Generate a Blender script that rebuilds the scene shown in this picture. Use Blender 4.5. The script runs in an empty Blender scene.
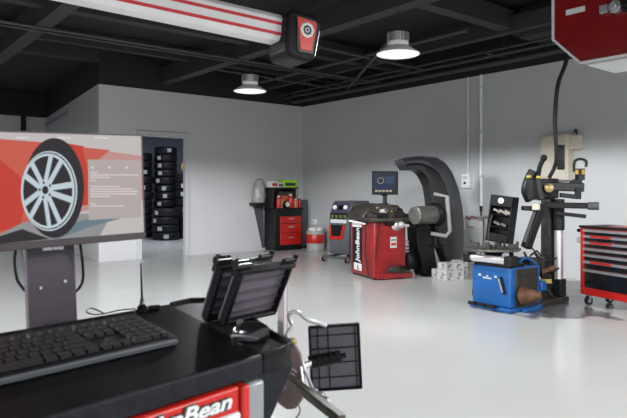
import bpy, bmesh, math, random
from mathutils import Vector, Matrix
random.seed(7)
scene = bpy.context.scene
COL = scene.collection
PI = math.pi
R = math.radians

# ------------------------------------------------------------------ camera frame
H = 1.45            # camera height
F = 600.0           # focal length in pixels of a 627 wide frame
CX, HZ = 313.5, 191.5
YAW = math.atan2(.629, .777)
CU, SU = math.cos(YAW), math.sin(YAW)

def c2w(a, b, z=0.0):
    """a metres to the right, b metres ahead of where the camera stands -> room coordinates"""
    return Vector((CU*a + SU*b, -SU*a + CU*b, z))
def at(px, py, D):
    return c2w((px-CX)/F*D, D, H - (py-HZ)/F*D)
def ground(px, py, z=0.0):
    D = F*(H-z)/(py-HZ)
    return at(px, py, D)
def camrz(dx, dd):
    w = c2w(dx, dd)
    return math.atan2(w.y, w.x)
def ray(px, py):
    return c2w((px-CX)/F, 1.0, -(py-HZ)/F)
EYE = Vector((0, 0, H))
def on_x(px, py, x):
    r = ray(px, py); return EYE + r*(x/r.x)
def on_y(px, py, y):
    r = ray(px, py); return EYE + r*(y/r.y)

# ------------------------------------------------------------------ materials
def mat(name, col, rough=.5, metal=0.0, var=.06, scale=12.0, bump=0.0, coat=0.0, emit=None, estr=1.0, spec=.5):
    m = bpy.data.materials.new(name); m.use_nodes = True
    nt = m.node_tree; b = nt.nodes['Principled BSDF']
    tc = nt.nodes.new('ShaderNodeTexCoord'); nz = nt.nodes.new('ShaderNodeTexNoise')
    nz.inputs['Scale'].default_value = scale; nz.inputs['Detail'].default_value = 4
    nt.links.new(tc.outputs['Object'], nz.inputs['Vector'])
    rp = nt.nodes.new('ShaderNodeValToRGB')
    lo = [max(0, c*(1-var)) for c in col]; hi = [min(1, c*(1+var)) for c in col]
    rp.color_ramp.elements[0].position = .3; rp.color_ramp.elements[1].position = .7
    rp.color_ramp.elements[0].color = (*lo, 1); rp.color_ramp.elements[1].color = (*hi, 1)
    nt.links.new(nz.outputs['Fac'], rp.inputs['Fac'])
    nt.links.new(rp.outputs['Color'], b.inputs['Base Color'])
    b.inputs['Roughness'].default_value = rough; b.inputs['Metallic'].default_value = metal
    b.inputs['Coat Weight'].default_value = coat
    b.inputs['Specular IOR Level'].default_value = spec
    if emit:
        b.inputs['Emission Color'].default_value = (*emit, 1); b.inputs['Emission Strength'].default_value = estr
    if bump:
        bp = nt.nodes.new('ShaderNodeBump'); bp.inputs['Strength'].default_value = bump
        nt.links.new(nz.outputs['Fac'], bp.inputs['Height']); nt.links.new(bp.outputs['Normal'], b.inputs['Normal'])
    return m

M = {}
def defmat(k, *a, **kw): M[k] = mat(k, *a, **kw)
defmat('wall_grey', (.56, .555, .565), .38, var=.03, scale=1.2, spec=.5)
defmat('wall_right_grey', (.50, .51, .515), .35, var=.03, scale=1.0, spec=.5)
defmat('black_paint', (.012, .012, .013), .75, var=.2)
defmat('beam_black', (.026, .026, .028), .6, var=.2)
defmat('pipe_black', (.035, .034, .036), .45, var=.2)
defmat('trim_light', (.52, .52, .53), .4, var=.03)
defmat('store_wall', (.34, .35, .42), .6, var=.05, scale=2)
defmat('rubber', (.010, .010, .011), .55, var=.25, bump=.1, scale=30, spec=.3)
defmat('sticker', (.45, .45, .48), .6, var=.15, scale=40)
defmat('gold', (.75, .5, .12), .35, .6)
defmat('black_plastic', (.009, .009, .010), .42, var=.15, scale=60, bump=.03, spec=.14)
defmat('black_gloss', (.008, .008, .009), .16, var=.2)
defmat('black_metal', (.008, .008, .009), .42, .0, var=.3, spec=.3)
defmat('desk_top', (.0035, .0035, .0038), .32, var=.6, scale=220, bump=.08, spec=.025)
defmat('lip_grey', (.016, .017, .021), .5, var=.25, scale=90, spec=.12)
defmat('dark_grey', (.075, .078, .085), .45, var=.1)
defmat('slate', (.09, .095, .108), .45, var=.08)
defmat('purple_grey', (.07, .056, .07), .5, var=.1, scale=30)
defmat('bezel', (.06, .046, .053), .45, var=.1)
defmat('panel_grey', (.115, .10, .125), .5, var=.08, scale=30)
defmat('red', (.44, .012, .009), .32, var=.06, coat=.2)
defmat('red_dark', (.26, .008, .009), .35, var=.2, scale=6, coat=.2)
defmat('red_drawer', (.58, .016, .009), .35, var=.05)
defmat('red_cabinet', (.17, .003, .004), .3, var=.05, coat=.3)
defmat('stripe_red', (.55, .02, .03), .4)
defmat('white', (.78, .78, .78), .45, var=.04)
defmat('white_alu', (.72, .71, .71), .35, .1, var=.03)
defmat('alu', (.55, .55, .57), .32, .85, var=.1)
defmat('chrome', (.78, .76, .76), .24, .7, var=.05)
defmat('silver', (.5, .5, .52), .35, .7, var=.1)
defmat('light_grey', (.55, .56, .57), .45, var=.05)
defmat('pale_pink', (.58, .53, .55), .4, var=.05)
defmat('blue', (.007, .09, .30), .38, var=.12, scale=8)
defmat('rust', (.12, .055, .026), .7, .2, var=.4, scale=14)
defmat('brown_plate', (.15, .105, .10), .5, var=.15, scale=20)
defmat('grease', (.032, .027, .022), .5, .1, var=.6, scale=18)
defmat('table_steel', (.16, .145, .125), .38, .7, var=.4, scale=15)
defmat('beige', (.56, .51, .42), .5, var=.05)
defmat('amber', (.42, .24, .04), .4)
defmat('brass', (.34, .25, .11), .45, .4)
defmat('lime', (.36, .68, .03), .5, var=.2, scale=20)
defmat('orange', (.5, .13, .05), .5, var=.3, scale=25)
defmat('clear_grey', (.33, .32, .31), .3, var=.25, scale=9)
defmat('drum_clear', (.36, .37, .35), .3, var=.2, scale=5)
defmat('green_label', (.09, .13, .03), .4, var=.5, scale=60)
defmat('violet_label', (.06, .05, .085), .35, var=.5, scale=50)
defmat('yellow', (.42, .32, .04), .4)
defmat('print_box', (.52, .51, .49), .6, var=.03)
defmat('print_ink', (.03, .03, .03), .6)
defmat('steel_drum', (.10, .095, .088), .35, .2, var=.3, scale=10)
defmat('hood_black', (.008, .008, .008), .3, var=.25, scale=6)
defmat('hood_shell', (.030, .031, .035), .30, var=.3, scale=3)
defmat('lamp_glow', (.9, .9, .9), .4, emit=(.86, .95, .97), estr=.78)
defmat('grab_grey', (.30, .30, .28), .45)
defmat('post_silver', (.30, .31, .33), .4, .2)
defmat('logo_dark', (.05, .05, .055), .4)
defmat('red_face', (.62, .05, .03), .35, var=.04)
defmat('key', (.009, .009, .0095), .38, var=.1, spec=.2)
defmat('key_side', (.20, .20, .19), .5)
for n, c in dict(scr_white=(.62, .58, .57), scr_red=(.62, .06, .04), scr_red_light=(.66, .13, .09), scr_dark=(.035, .03, .035), scr_tyre=(.035, .03, .035),
                 scr_rim=(.62, .72, .78), scr_rim_shade=(.20, .24, .30), scr_panel=(.52, .46, .44), scr_text=(.82, .80, .79),
                 scr_road=(.33, .33, .34), scr_teal=(.17, .24, .28), scr_pink=(.60, .33, .31), scr_blue=(.022, .04, .09), scr_lightblue=(.05, .075, .13), scr_dim=(.45, .42, .36)).items():
    defmat(n, (.004, .004, .004), .3, emit=c, estr=.82, spec=.08)

def floor_material():
    m = bpy.data.materials.new('epoxy_floor'); m.use_nodes = True
    nt = m.node_tree; N = nt.nodes; L = nt.links; b = N['Principled BSDF']
    tc = N.new('ShaderNodeTexCoord')
    n1 = N.new('ShaderNodeTexNoise'); n1.inputs['Scale'].default_value = .5; n1.inputs['Detail'].default_value = 3
    L.new(tc.outputs['Object'], n1.inputs['Vector'])
    r1 = N.new('ShaderNodeValToRGB')
    r1.color_ramp.elements[0].position = .3; r1.color_ramp.elements[1].position = .7
    r1.color_ramp.elements[0].color = (.52, .525, .51, 1); r1.color_ramp.elements[1].color = (.56, .562, .548, 1)
    L.new(n1.outputs['Fac'], r1.inputs['Fac'])
    # irregular darker patches by the tyre changer and the balancer
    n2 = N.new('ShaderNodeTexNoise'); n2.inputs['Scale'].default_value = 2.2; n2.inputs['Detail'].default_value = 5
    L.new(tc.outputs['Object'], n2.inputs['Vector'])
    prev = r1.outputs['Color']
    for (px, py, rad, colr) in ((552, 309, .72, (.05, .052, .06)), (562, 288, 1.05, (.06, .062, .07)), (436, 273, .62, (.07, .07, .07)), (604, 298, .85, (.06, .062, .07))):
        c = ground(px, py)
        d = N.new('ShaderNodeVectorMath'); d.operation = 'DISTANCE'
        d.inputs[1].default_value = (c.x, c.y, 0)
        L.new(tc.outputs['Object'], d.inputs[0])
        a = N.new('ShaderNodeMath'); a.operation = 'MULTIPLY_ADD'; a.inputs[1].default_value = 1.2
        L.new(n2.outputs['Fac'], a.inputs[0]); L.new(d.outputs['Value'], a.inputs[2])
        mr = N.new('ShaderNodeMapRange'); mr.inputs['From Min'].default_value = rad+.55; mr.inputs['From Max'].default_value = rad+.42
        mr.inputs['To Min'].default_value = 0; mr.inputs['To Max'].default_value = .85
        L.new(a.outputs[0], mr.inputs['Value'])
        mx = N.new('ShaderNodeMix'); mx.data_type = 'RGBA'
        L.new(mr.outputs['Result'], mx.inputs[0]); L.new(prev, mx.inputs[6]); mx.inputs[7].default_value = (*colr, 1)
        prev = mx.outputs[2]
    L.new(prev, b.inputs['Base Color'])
    n3 = N.new('ShaderNodeTexNoise'); n3.inputs['Scale'].default_value = 1.5
    L.new(tc.outputs['Object'], n3.inputs['Vector'])
    mr = N.new('ShaderNodeMapRange'); mr.inputs['To Min'].default_value = .16; mr.inputs['To Max'].default_value = .26
    L.new(n3.outputs['Fac'], mr.inputs['Value']); L.new(mr.outputs['Result'], b.inputs['Roughness'])
    b.inputs['Specular IOR Level'].default_value = .36
    return m
M['floor'] = floor_material()

# ------------------------------------------------------------------ mesh builder
class MB:
    def __init__(s): s.bm = bmesh.new(); s.mats = []; s.mi = 0
    def use(s, k):
        if k not in s.mats: s.mats.append(k)
        s.mi = s.mats.index(k); return s
    def _f(s, vs):
        try: f = s.bm.faces.new(vs)
        except ValueError: return None
        f.material_index = s.mi; f.smooth = True; return f
    def v(s, p): return s.bm.verts.new(p)
    def box(s, c, d, rz=0, rot=None):
        mtx = Matrix.Translation(Vector(c)) @ (rot.to_4x4() if rot else Matrix.Rotation(rz, 4, 'Z'))
        x, y, z = d[0]/2, d[1]/2, d[2]/2
        vs = [s.v(mtx @ Vector((sx*x, sy*y, sz*z))) for sx in (-1, 1) for sy in (-1, 1) for sz in (-1, 1)]
        for q in ((0, 1, 3, 2), (4, 6, 7, 5), (0, 4, 5, 1), (2, 3, 7, 6), (0, 2, 6, 4), (1, 5, 7, 3)): s._f([vs[i] for i in q])
        return s
    def bx(s, a, b): return s.box([(a[i]+b[i])/2 for i in range(3)], [abs(b[i]-a[i]) for i in range(3)])
    def bar(s, p0, p1, w, h, up=(0, 0, 1)):
        p0, p1 = Vector(p0), Vector(p1); d = p1-p0; l = d.length; d.normalize()
        up = Vector(up)
        if abs(d.dot(up)) > .98: up = Vector((1, 0, 0))
        sx = d.cross(up).normalized(); uz = sx.cross(d).normalized()
        return s.box((p0+p1)/2, (w, l, h), rot=Matrix((sx, d, uz)).transposed())
    def ring(s, c, ax, r, n, ref=None):
        ax = Vector(ax).normalized()
        t = ref or (Vector((0, 0, 1)) if abs(ax.z) < .9 else Vector((1, 0, 0)))
        a = ax.cross(t).normalized(); b = ax.cross(a).normalized()
        return [s.v(Vector(c) + a*math.cos(2*PI*i/n)*r + b*math.sin(2*PI*i/n)*r) for i in range(n)]
    def skin(s, rings, caps=True, closed=False):
        n = len(rings[0])
        prs = list(zip(rings, rings[1:])) + ([(rings[-1], rings[0])] if closed else [])
        for r0, r1 in prs:
            for i in range(n): s._f([r0[i], r0[(i+1) % n], r1[(i+1) % n], r1[i]])
        if caps and not closed: s._f(rings[0][::-1]); s._f(rings[-1])
        return s
    def cyl(s, p0, p1, r0, r1=None, n=24):
        r1 = r0 if r1 is None else r1; p0, p1 = Vector(p0), Vector(p1); ax = p1-p0
        return s.skin([s.ring(p0, ax, r0, n), s.ring(p1, ax, r1, n)])
    def lathe(s, c, prof, axis=(0, 0, 1), n=32, closed=False):
        """prof: (radius, distance along the axis)"""
        ax = Vector(axis).normalized(); c = Vector(c)
        rs = [s.ring(c+ax*h, ax, max(r, 1e-4), n) for r, h in prof]
        return s.skin(rs, closed=closed)
    def tube(s, pts, r, n=10, smooth=True, sub=6):
        P = [Vector(p) for p in pts]
        if smooth and len(P) > 2:
            Q = []; E = [P[0]*2-P[1]] + P + [P[-1]*2-P[-2]]
            for i in range(1, len(E)-2):
                for k in range(sub):
                    t = k/sub; a, b, c, d = E[i-1], E[i], E[i+1], E[i+2]
                    Q.append(.5*((2*b) + (c-a)*t + (2*a-5*b+4*c-d)*t*t + (3*b-3*c+d-a)*t**3))
            Q.append(P[-1]); P = Q
        rings = []; ref = None
        for i, p in enumerate(P):
            d = (P[min(i+1, len(P)-1)] - P[max(i-1, 0)]).normalized()
            if ref is None: ref = Vector((0, 0, 1)) if abs(d.z) < .9 else Vector((1, 0, 0))
            a = d.cross(ref)
            if a.length < 1e-3: a = d.orthogonal()
            a.normalize(); b = d.cross(a).normalized(); ref = a.cross(d).normalized()
            rings.append([s.v(p + a*math.cos(2*PI*k/n)*r + b*math.sin(2*PI*k/n)*r) for k in range(n)])
        return s.skin(rings)
    def prism(s, poly, o, ax, ay, th):
        """polygon in the plane (o; ax, ay), extruded by th along ax x ay"""
        o, ax, ay = Vector(o), Vector(ax), Vector(ay); nn = ax.cross(ay).normalized()*th
        A = [s.v(o+ax*x+ay*y) for x, y in poly]; B = [s.v(o+ax*x+ay*y+nn) for x, y in poly]
        k = len(A)
        s._f(A[::-1]); s._f(B)
        for i in range(k): s._f([A[i], A[(i+1) % k], B[(i+1) % k], B[i]])
        return s
    def ball(s, c, r, n=16, sq=(1, 1, 1)):
        c = Vector(c); k = n//2; rs = []
        for j in range(1, k):
            t = PI*j/k
            rs.append([s.v(c+Vector((r*math.sin(t)*math.cos(2*PI*i/n)*sq[0], r*math.sin(t)*math.sin(2*PI*i/n)*sq[1], -r*math.cos(t)*sq[2]))) for i in range(n)])
        return s.skin(rs)
    def torus(s, c, ax, Rr, r, n=32, m=10):
        ax = Vector(ax).normalized(); t = Vector((0, 0, 1)) if abs(ax.z) < .9 else Vector((1, 0, 0))
        a = ax.cross(t).normalized(); b = ax.cross(a).normalized(); c = Vector(c); rs = []
        for i in range(n):
            d = a*math.cos(2*PI*i/n)+b*math.sin(2*PI*i/n)
            rs.append([s.v(c+d*(Rr+r*math.cos(2*PI*j/m))+ax*r*math.sin(2*PI*j/m)) for j in range(m)])
        return s.skin(rs, closed=True)
    def build(s, name, material=None, parent=None, bevel=0.0, label=None, kind=None, seg=2):
        me = bpy.data.meshes.new(name)
        bmesh.ops.recalc_face_normals(s.bm, faces=s.bm.faces[:])
        s.bm.to_mesh(me); s.bm.free()
        for k in (s.mats or [material]): me.materials.append(M[k])
        me.set_sharp_from_angle(angle=R(32))
        o = bpy.data.objects.new(name, me); COL.objects.link(o)
        if parent: o.parent = parent
        if bevel:
            b = o.modifiers.new('bevel', 'BEVEL'); b.width = bevel; b.segments = seg; b.limit_method = 'ANGLE'; b.angle_limit = R(40)
        if label: o['label'] = label
        if kind: o['kind'] = kind
        return o

def tag(o, label, cat, group=None):
    o['label'] = label; o['category'] = cat
    if group: o['group'] = group
    return o
def thing(name, label, cat, loc=(0, 0, 0), rotz=0.0, group=None):
    o = bpy.data.objects.new(name, None); COL.objects.link(o)
    o.empty_display_size = .1
    o.location = loc; o.rotation_euler = (0, 0, rotz)
    return tag(o, label, cat, group)
def struct(o): o['kind'] = 'structure'; return o
def copy_tree(o, parent=None):
    c = o.copy(); COL.objects.link(c)
    if parent: c.parent = parent
    for ch in [x for x in COL.objects if x.parent == o]: copy_tree(ch, c)
    return c
def localizer(t):
    mi = (Matrix.Translation(t.location) @ Matrix.Rotation(t.rotation_euler.z, 4, 'Z')).inverted()
    return lambda px, py, D: mi @ at(px, py, D), lambda w: mi @ Vector(w)
def plane_hit(t):
    mi = (Matrix.Translation(t.location) @ Matrix.Rotation(t.rotation_euler.z, 4, 'Z')).inverted()
    e_ = mi @ EYE
    def hit(px, py, y):
        d = mi @ at(px, py, 1.0) - e_
        return e_ + d*((y-e_.y)/d.y)
    return hit
def text_mesh(s, body, size, extrude, offset=0.0, shear=0.0, spacing=1.0):
    cu = bpy.data.curves.new('text', 'FONT'); cu.body = body; cu.size = size; cu.extrude = extrude; cu.offset = offset
    cu.shear = shear; cu.space_character = spacing; cu.align_x = 'LEFT'; cu.resolution_u = 3
    o = bpy.data.objects.new('text', cu); COL.objects.link(o)
    dg = bpy.context.evaluated_depsgraph_get()
    me = bpy.data.meshes.new_from_object(o.evaluated_get(dg))
    bpy.data.objects.remove(o); return me
def add_text(mb, body, size, o, ax, ay, th, offset=0.0, shear=0.0, spacing=1.0, fit=None):
    """raised lettering: glyph x along ax, glyph y along ay, proud by th along ax x ay"""
    me = text_mesh(mb, body, size, th/2, offset, shear, spacing)
    o, ax, ay = Vector(o), Vector(ax), Vector(ay); nn = ax.cross(ay).normalized()
    k = fit/max(v.co.x for v in me.vertices) if fit else 1.0
    vs = [mb.v(o+ax*v.co.x*k+ay*v.co.y+nn*(v.co.z+th/2)) for v in me.vertices]
    for p in me.polygons:
        f = mb._f([vs[i] for i in p.vertices])
        if f: f.smooth = False
    bpy.data.meshes.remove(me)
ORD = ['bottom', 'second', 'third', 'fourth', 'fifth', 'sixth', 'seventh', 'eighth', 'ninth', 'tenth', 'eleventh', 'twelfth', 'thirteenth', 'fourteenth']

# ================================================================== ROOM
XR, YB, ZW, ZC = 9.65, 12.36, 3.66, 4.35
XL = 4.33
FARY, FARX = 19.07, 5.1
DX0, DX1, DZ = on_y(141, 200, YB).x, on_y(185.5, 200, YB).x, 2.66
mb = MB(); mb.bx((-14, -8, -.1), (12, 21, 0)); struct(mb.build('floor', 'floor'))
mb = MB(); mb.bx((-14, -2.0, ZC), (12, 21, ZC+.1)); struct(mb.build('ceiling', 'black_paint'))
T = .09
mb = MB()
mb.bx((XL, YB, 0), (DX0, YB+T, ZW)); mb.bx((DX1, YB, 0), (XR, YB+T, ZW)); mb.bx((DX0, YB, DZ), (DX1, YB+T, ZW))
struct(mb.build('wall_back', 'wall_grey'))
mb = MB(); mb.bx((XR, -8, 0), (XR+T, YB+T, ZW)); struct(mb.build('wall_right', 'wall_right_grey'))
mb = MB(); mb.bx((XL-.02, YB-.012, ZW), (XR+.01, YB+T, ZC)); struct(mb.build('wall_back_upper', 'black_paint'))
mb = MB(); mb.bx((XR-.012, -8, ZW), (XR+T, YB+T, ZC)); struct(mb.build('wall_right_upper', 'black_paint'))
# return wall running back on the left of the storeroom, and the far wall
def wallstrip(a, b, z0, z1, m, name, th=.12, side=1):
    a, b = Vector((*a, z0)), Vector((*b, z0)); d = (b-a).normalized()
    n = Vector((-d.y, d.x, 0))*th*side
    mb = MB(); L = (b-a).length
    mb.prism([(0, 0), (L, 0), (L, z1-z0), (0, z1-z0)], a, d, Vector((0, 0, 1)), -th*side)
    return struct(mb.build(name, m))
wallstrip((XL, YB+T), (FARX, FARY), 0, ZW, 'wall_grey', 'wall_left', side=-1)
wallstrip((XL, YB+T), (FARX, FARY), ZW, ZC, 'black_paint', 'wall_left_upper', side=-1)
mb = MB(); mb.bx((-14, FARY, 0), (FARX+.2, FARY+T, ZW)); struct(mb.build('wall_far', 'wall_grey'))
mb = MB(); mb.bx((-14, FARY-.02, ZW), (FARX+.2, FARY+T, ZC)); struct(mb.build('wall_far_upper', 'black_paint'))
# soffit edge across the wide opening left of the storeroom
mb = MB(); mb.bx((-14, YB-.05, 4.12), (XL-.02, YB+.2, ZC)); struct(mb.build('trim_1', 'beam_black'))
p = at(23, 124, 17.6)
mb = MB(); mb.bx((p.x-.06, FARY-.14, 0), (p.x+.06, FARY-.02, 3.66)); struct(mb.build('trim_2', 'black_paint'))
mb = MB(); mb.bx((-14.2, 5, 0), (-14, FARY+T, ZC)); struct(mb.build('wall_side_blocker', 'wall_grey'))  # unseen wall, added to keep outside light off the far left
# storeroom behind the doorway
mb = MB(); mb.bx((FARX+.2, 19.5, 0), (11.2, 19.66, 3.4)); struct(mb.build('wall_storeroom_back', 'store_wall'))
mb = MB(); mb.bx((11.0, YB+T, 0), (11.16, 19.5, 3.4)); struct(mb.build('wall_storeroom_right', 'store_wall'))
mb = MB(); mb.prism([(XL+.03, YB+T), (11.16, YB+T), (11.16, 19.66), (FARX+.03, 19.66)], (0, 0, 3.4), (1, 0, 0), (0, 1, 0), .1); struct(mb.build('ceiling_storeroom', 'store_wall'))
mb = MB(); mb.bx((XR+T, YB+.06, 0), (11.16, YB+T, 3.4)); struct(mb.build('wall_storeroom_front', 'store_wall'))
# door frame
mb = MB(); fw = .10
mb.bx((DX0-fw, YB-.03, 0), (DX0+.012, YB+T+.006, DZ+fw)); mb.bx((DX1-.012, YB-.03, 0), (DX1+fw*.7, YB+T+.006, DZ+fw))
mb.bx((DX0+.012, YB-.03, DZ-.012), (DX1-.012, YB+T+.006, DZ+fw))
struct(mb.build('door_1', 'trim_light', bevel=.006))

# ---- ceiling beams and pipes
def beam(a, b, w, h, m='beam_black', name='ceiling_beam'):
    mb = MB(); mb.bar(a, b, w, h); return struct(mb.build(name, m))
for x in (2.4, 5.75):
    beam((x, -1.2, 3.98), (x, YB-.02, 3.98), .22, .34)
beam((8.3, -1.2, 4.05), (8.3, YB-.02, 4.05), .16, .24)
for y in (2.2, 5.4, 8.7):
    beam((-13, y, 4.12), (XR-.02, y, 4.12), .2, .3)
beam((-13, 11.0, 4.18), (XR-.02, 11.0, 4.18), .14, .2)
def pipe(pts, r, m='pipe_black', name='ceiling_pipe', smooth=False):
    mb = MB(); mb.tube(pts, r, 10, smooth=smooth); return struct(mb.build(name, m))
pipe([(-13, 9.15, 3.80), (XR-.02, 9.15, 3.80)], .028)
pipe([(-13, 9.35, 3.80), (XR-.02, 9.35, 3.80)], .02)
pipe([(-13, 7.4, 3.92), (5.4, 7.4, 3.92)], .022)
pipe([(9.25, -1.2, 3.74), (9.25, YB-.1, 3.74)], .05)
pipe([(8.95, -1.2, 3.80), (8.95, YB-.1, 3.80)], .028)
pipe([(8.75, -1.2, 3.84), (8.75, YB-.1, 3.84)], .02)
pipe([(7.4, 5.5, 3.86), (7.4, YB-.1, 3.86)], .035)
pipe([(6.6, 6.2, 3.82), (9.25, 10.2, 3.80)], .03)
pipe([(6.3, 7.7, 3.86), (8.95, 7.7, 3.82)], .03)
pipe([(5.9, 10.4, 3.86), (9.2, 10.4, 3.82)], .025)
for y in (4.2, 6.1, 8.0, 10.0, 11.6):
    mb = MB(); mb.cyl((9.25, y, 3.74), (9.25, y, ZC), .012, n=8); mb.bx((8.7, y-.02, 3.80), (XR-.013, y+.02, 3.83)); struct(mb.build('pipe_hanger', 'pipe_black'))
mb = MB(); mb.bx((8.45, 3.4, 3.86), (9.3, 5.3, 4.33)); struct(mb.build('ceiling_duct', 'beam_black', bevel=.01))

# ================================================================== LIGHT FITTINGS
def highbay(px, py, D, label):
    c = at(px, py, D)
    t = thing('high_bay_lamp', label, 'ceiling lamp', c, 0, 'round ceiling lamps')
    mb = MB(); mb.lathe((0, 0, 0), [(.232, .004), (.236, -.004), (.230, -.008), (.222, .0), (.105, .07), (.112, .085), (.17, .045)], closed=True); mb.build('reflector', 'white', t)
    mb = MB(); mb.lathe((0, 0, 0), [(.0005, -.010), (.18, -.008), (.224, -.001), (.200, .010), (.0005, .012)]); mb.build('diffuser', 'lamp_glow', t)
    mb = MB(); mb.lathe((0, 0, 0), [(.10, .08), (.112, .10), (.112, .128), (.10, .135)]); mb.build('collar', 'white', t)
    mb = MB()
    mb.cyl((0, 0, .13), (0, 0, .225), .09)
    for i in range(20):
        a = 2*PI*i/20
        mb.box((.103*math.cos(a), .103*math.sin(a), .178), (.03, .008, .092), rz=a)
    mb.build('heat_sink', 'silver', t)
    mb = MB(); mb.torus((0, 0, .25), (0, 1, 0), .022, .006, 16, 8); mb.cyl((0, 0, .272), (0, 0, ZC-c.z-.002), .004, n=8); mb.build('hanger', 'black_paint', t)
    return t
highbay(398, 54, 6.45, 'round ceiling lamp with ribbed top, hanging nearer the right wall')
highbay(250, 91, 8.6, 'round ceiling lamp hanging under the white striped beam, further back')

# ================================================================== OVERHEAD CAMERA BEAM
e = at(283, 46, 3.75)
t = thing('camera_beam', 'white overhead beam with two red stripes and black end housing', 'alignment beam', (e.x, e.y, 0), camrz(.854, .52))
TILT = R(3.1)
rz_ = Matrix.Rotation(t.rotation_euler.z, 3, 'Z'); pv = Vector((0, 0, 2.46))
t.location = Vector((e.x, e.y, 0)) + rz_ @ (pv - Matrix.Rotation(TILT, 3, 'Y') @ pv)
t.rotation_euler = (0, TILT, t.rotation_euler.z)
Lc, Lw = localizer(t)
z0, z1 = 2.392, 2.562
Lb = 2.75
mb = MB()
pf = [(0, z0+.03), (.03, z0), (.14, z0), (.16, z0+.03), (.16, z1-.03), (.13, z1), (.03, z1), (0, z1-.03)]
mb.prism([(y, z) for y, z in pf], (-Lb, 0, 0), (0, 1, 0), (0, 0, 1), Lb)
mb.build('beam_body', 'white_alu', t, bevel=.006)
for zc in (z1-.066, z1-.131):
    mb = MB(); mb.bx((-Lb+.02, -.003, zc-.0095), (-.002, .004, zc+.0095)); mb.build('stripe', 'stripe_red', t)
def pod(x0, sgn, t):
    # housing: front face looks towards the cart, tapering downwards
    mb = MB()
    pts = [(.0, 2.565), (.05, 2.580), (.185, 2.570), (.232, 2.535), (.230, 2.46), (.205, 2.305), (.15, 2.270), (.02, 2.278), (-.01, 2.31), (-.012, 2.5)]
    mb.prism([(x0+sgn*x, z) for x, z in pts], (0, .17, 0), (1, 0, 0), (0, 0, 1), .245)
    o = mb.build('end_housing', 'dark_grey' if False else 'black_plastic', t, bevel=.02, seg=3)
    return o
pd = pod(0, 1, t)
fy = -.075
mb = MB(); mb.prism([(.045, 2.545), (.190, 2.537), (.207, 2.52), (.205, 2.47), (.178, 2.322), (.078, 2.318), (.065, 2.335)], (0, fy, 0), (1, 0, 0), (0, 0, 1), .008)
mb.build('face_recess', 'black_gloss', pd, bevel=.003)
mb = MB(); mb.prism([(.052, 2.535), (.18, 2.527), (.192, 2.51), (.190, 2.475), (.164, 2.336), (.09, 2.334), (.082, 2.345)], (0, fy-.006, 0), (1, 0, 0), (0, 0, 1), .008)
mb.build('face_plate', 'red_face', pd, bevel=.004)
mb = MB(); c = (.122, fy-.014, 2.462)
mb.use('white'); mb.torus((c[0], c[1]-.002, c[2]), (0, 1, 0), .040, .010, 8, 8)
mb.use('black_gloss'); mb.cyl((c[0], c[1]-.004, c[2]), (c[0], c[1]+.006, c[2]), .034, n=20)
mb.use('light_grey'); mb.torus((c[0], c[1]-.004, c[2]), (0, 1, 0), .014, .005, 6, 6)
mb.build('emblem', None, pd)
for x in (-1.75, -1.35):
    mb = MB(); zt_ = ZC+x*math.tan(TILT)-.012; mb.bx((x-.03, .05, z1-.005), (x+.03, .11, zt_)); mb.bx((x-.08, .02, zt_-.02), (x+.08, .14, zt_)); mb.build('ceiling_mount', 'black_metal', t, bevel=.003)

# ================================================================== RED HANGING CABINET (upper right)
c0 = c2w((553.5-CX)/F*4.0, 4.0)
t = thing('hanging_cabinet', 'red sheet metal cabinet with cut corner hanging at top right', 'cabinet', (c0.x, c0.y, 0), camrz(.629, -.777))
W_, zb, zt, ch, dp = 1.25, 2.276, 3.15, .185, .42
out = [(0, zt), (0, zb+ch), (ch, zb), (W_-ch, zb), (W_, zb+ch), (W_, zt)]
mb = MB(); mb.prism(out, (0, dp, 0), (1, 0, 0), (0, 0, 1), dp); mb.build('body', 'red_cabinet', t)
def edge_strip(pts, w, y0, y1, m, nm, t):
    mb = MB()
    for a, b in zip(pts, pts[1:]):
        mb.bar((a[0], (y0+y1)/2, a[1]), (b[0], (y0+y1)/2, b[1]), w, abs(y1-y0), up=(0, 1, 0))
    return mb.build(nm, m, t)
edge_strip(out, .014, -.012, .012, 'light_grey', 'edge_trim', t)
mb = MB(); mb.bx((ch+.03, .03, zb-.02), (W_-ch-.03, dp-.01, zb-.004)); mb.build('underside_panel', 'light_grey', t, bevel=.004)
mb = MB(); mb.box((.155, -.008, 2.618), (.125, .008, .034), rot=Matrix.Rotation(-.0, 3, 'Y')); mb.build('name_plate', 'light_grey', t)
mb = MB(); mb.cyl((.42, -.004, 2.575), (.42, -.05, 2.575), .038); mb.cyl((.42, -.05, 2.575), (.42, -.075, 2.575), .022); mb.box((.345, -.02, 2.58), (.05, .03, .05)); mb.build('latch', 'silver', t, bevel=.003)
mb = MB(); mb.bx((.47, -.06, 2.53), (.62, -.004, 2.62)); mb.cyl((.5, -.06, 2.575), (.5, -.09, 2.575), .03); mb.build('lock_box', 'black_plastic', t, bevel=.01)
mb = MB()
for x in (.15, 1.1): mb.bx((x-.02, .18, zt), (x+.02, .22, ZC-.002))
mb.build('hanging_bracket', 'black_metal', t)

# hanging air hose
hs = at(567, 60, 7.6); he = at(549, 178, 7.9)
hc = [at(568, 38, 7.6), at(566, 62, 7.6), at(558, 85, 7.6), at(555, 120, 7.7), at(556.5, 155, 7.8), at(555, 166, 7.85), he]
mb = MB(); mb.tube([Vector((hc[0].x, hc[0].y, ZC-.003)), hc[0]] + hc[1:], .026, 12)
tag(mb.build('air_hose', 'rubber'), 'thick black hose hanging from the ceiling to the tyre changer head', 'hose')

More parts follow.
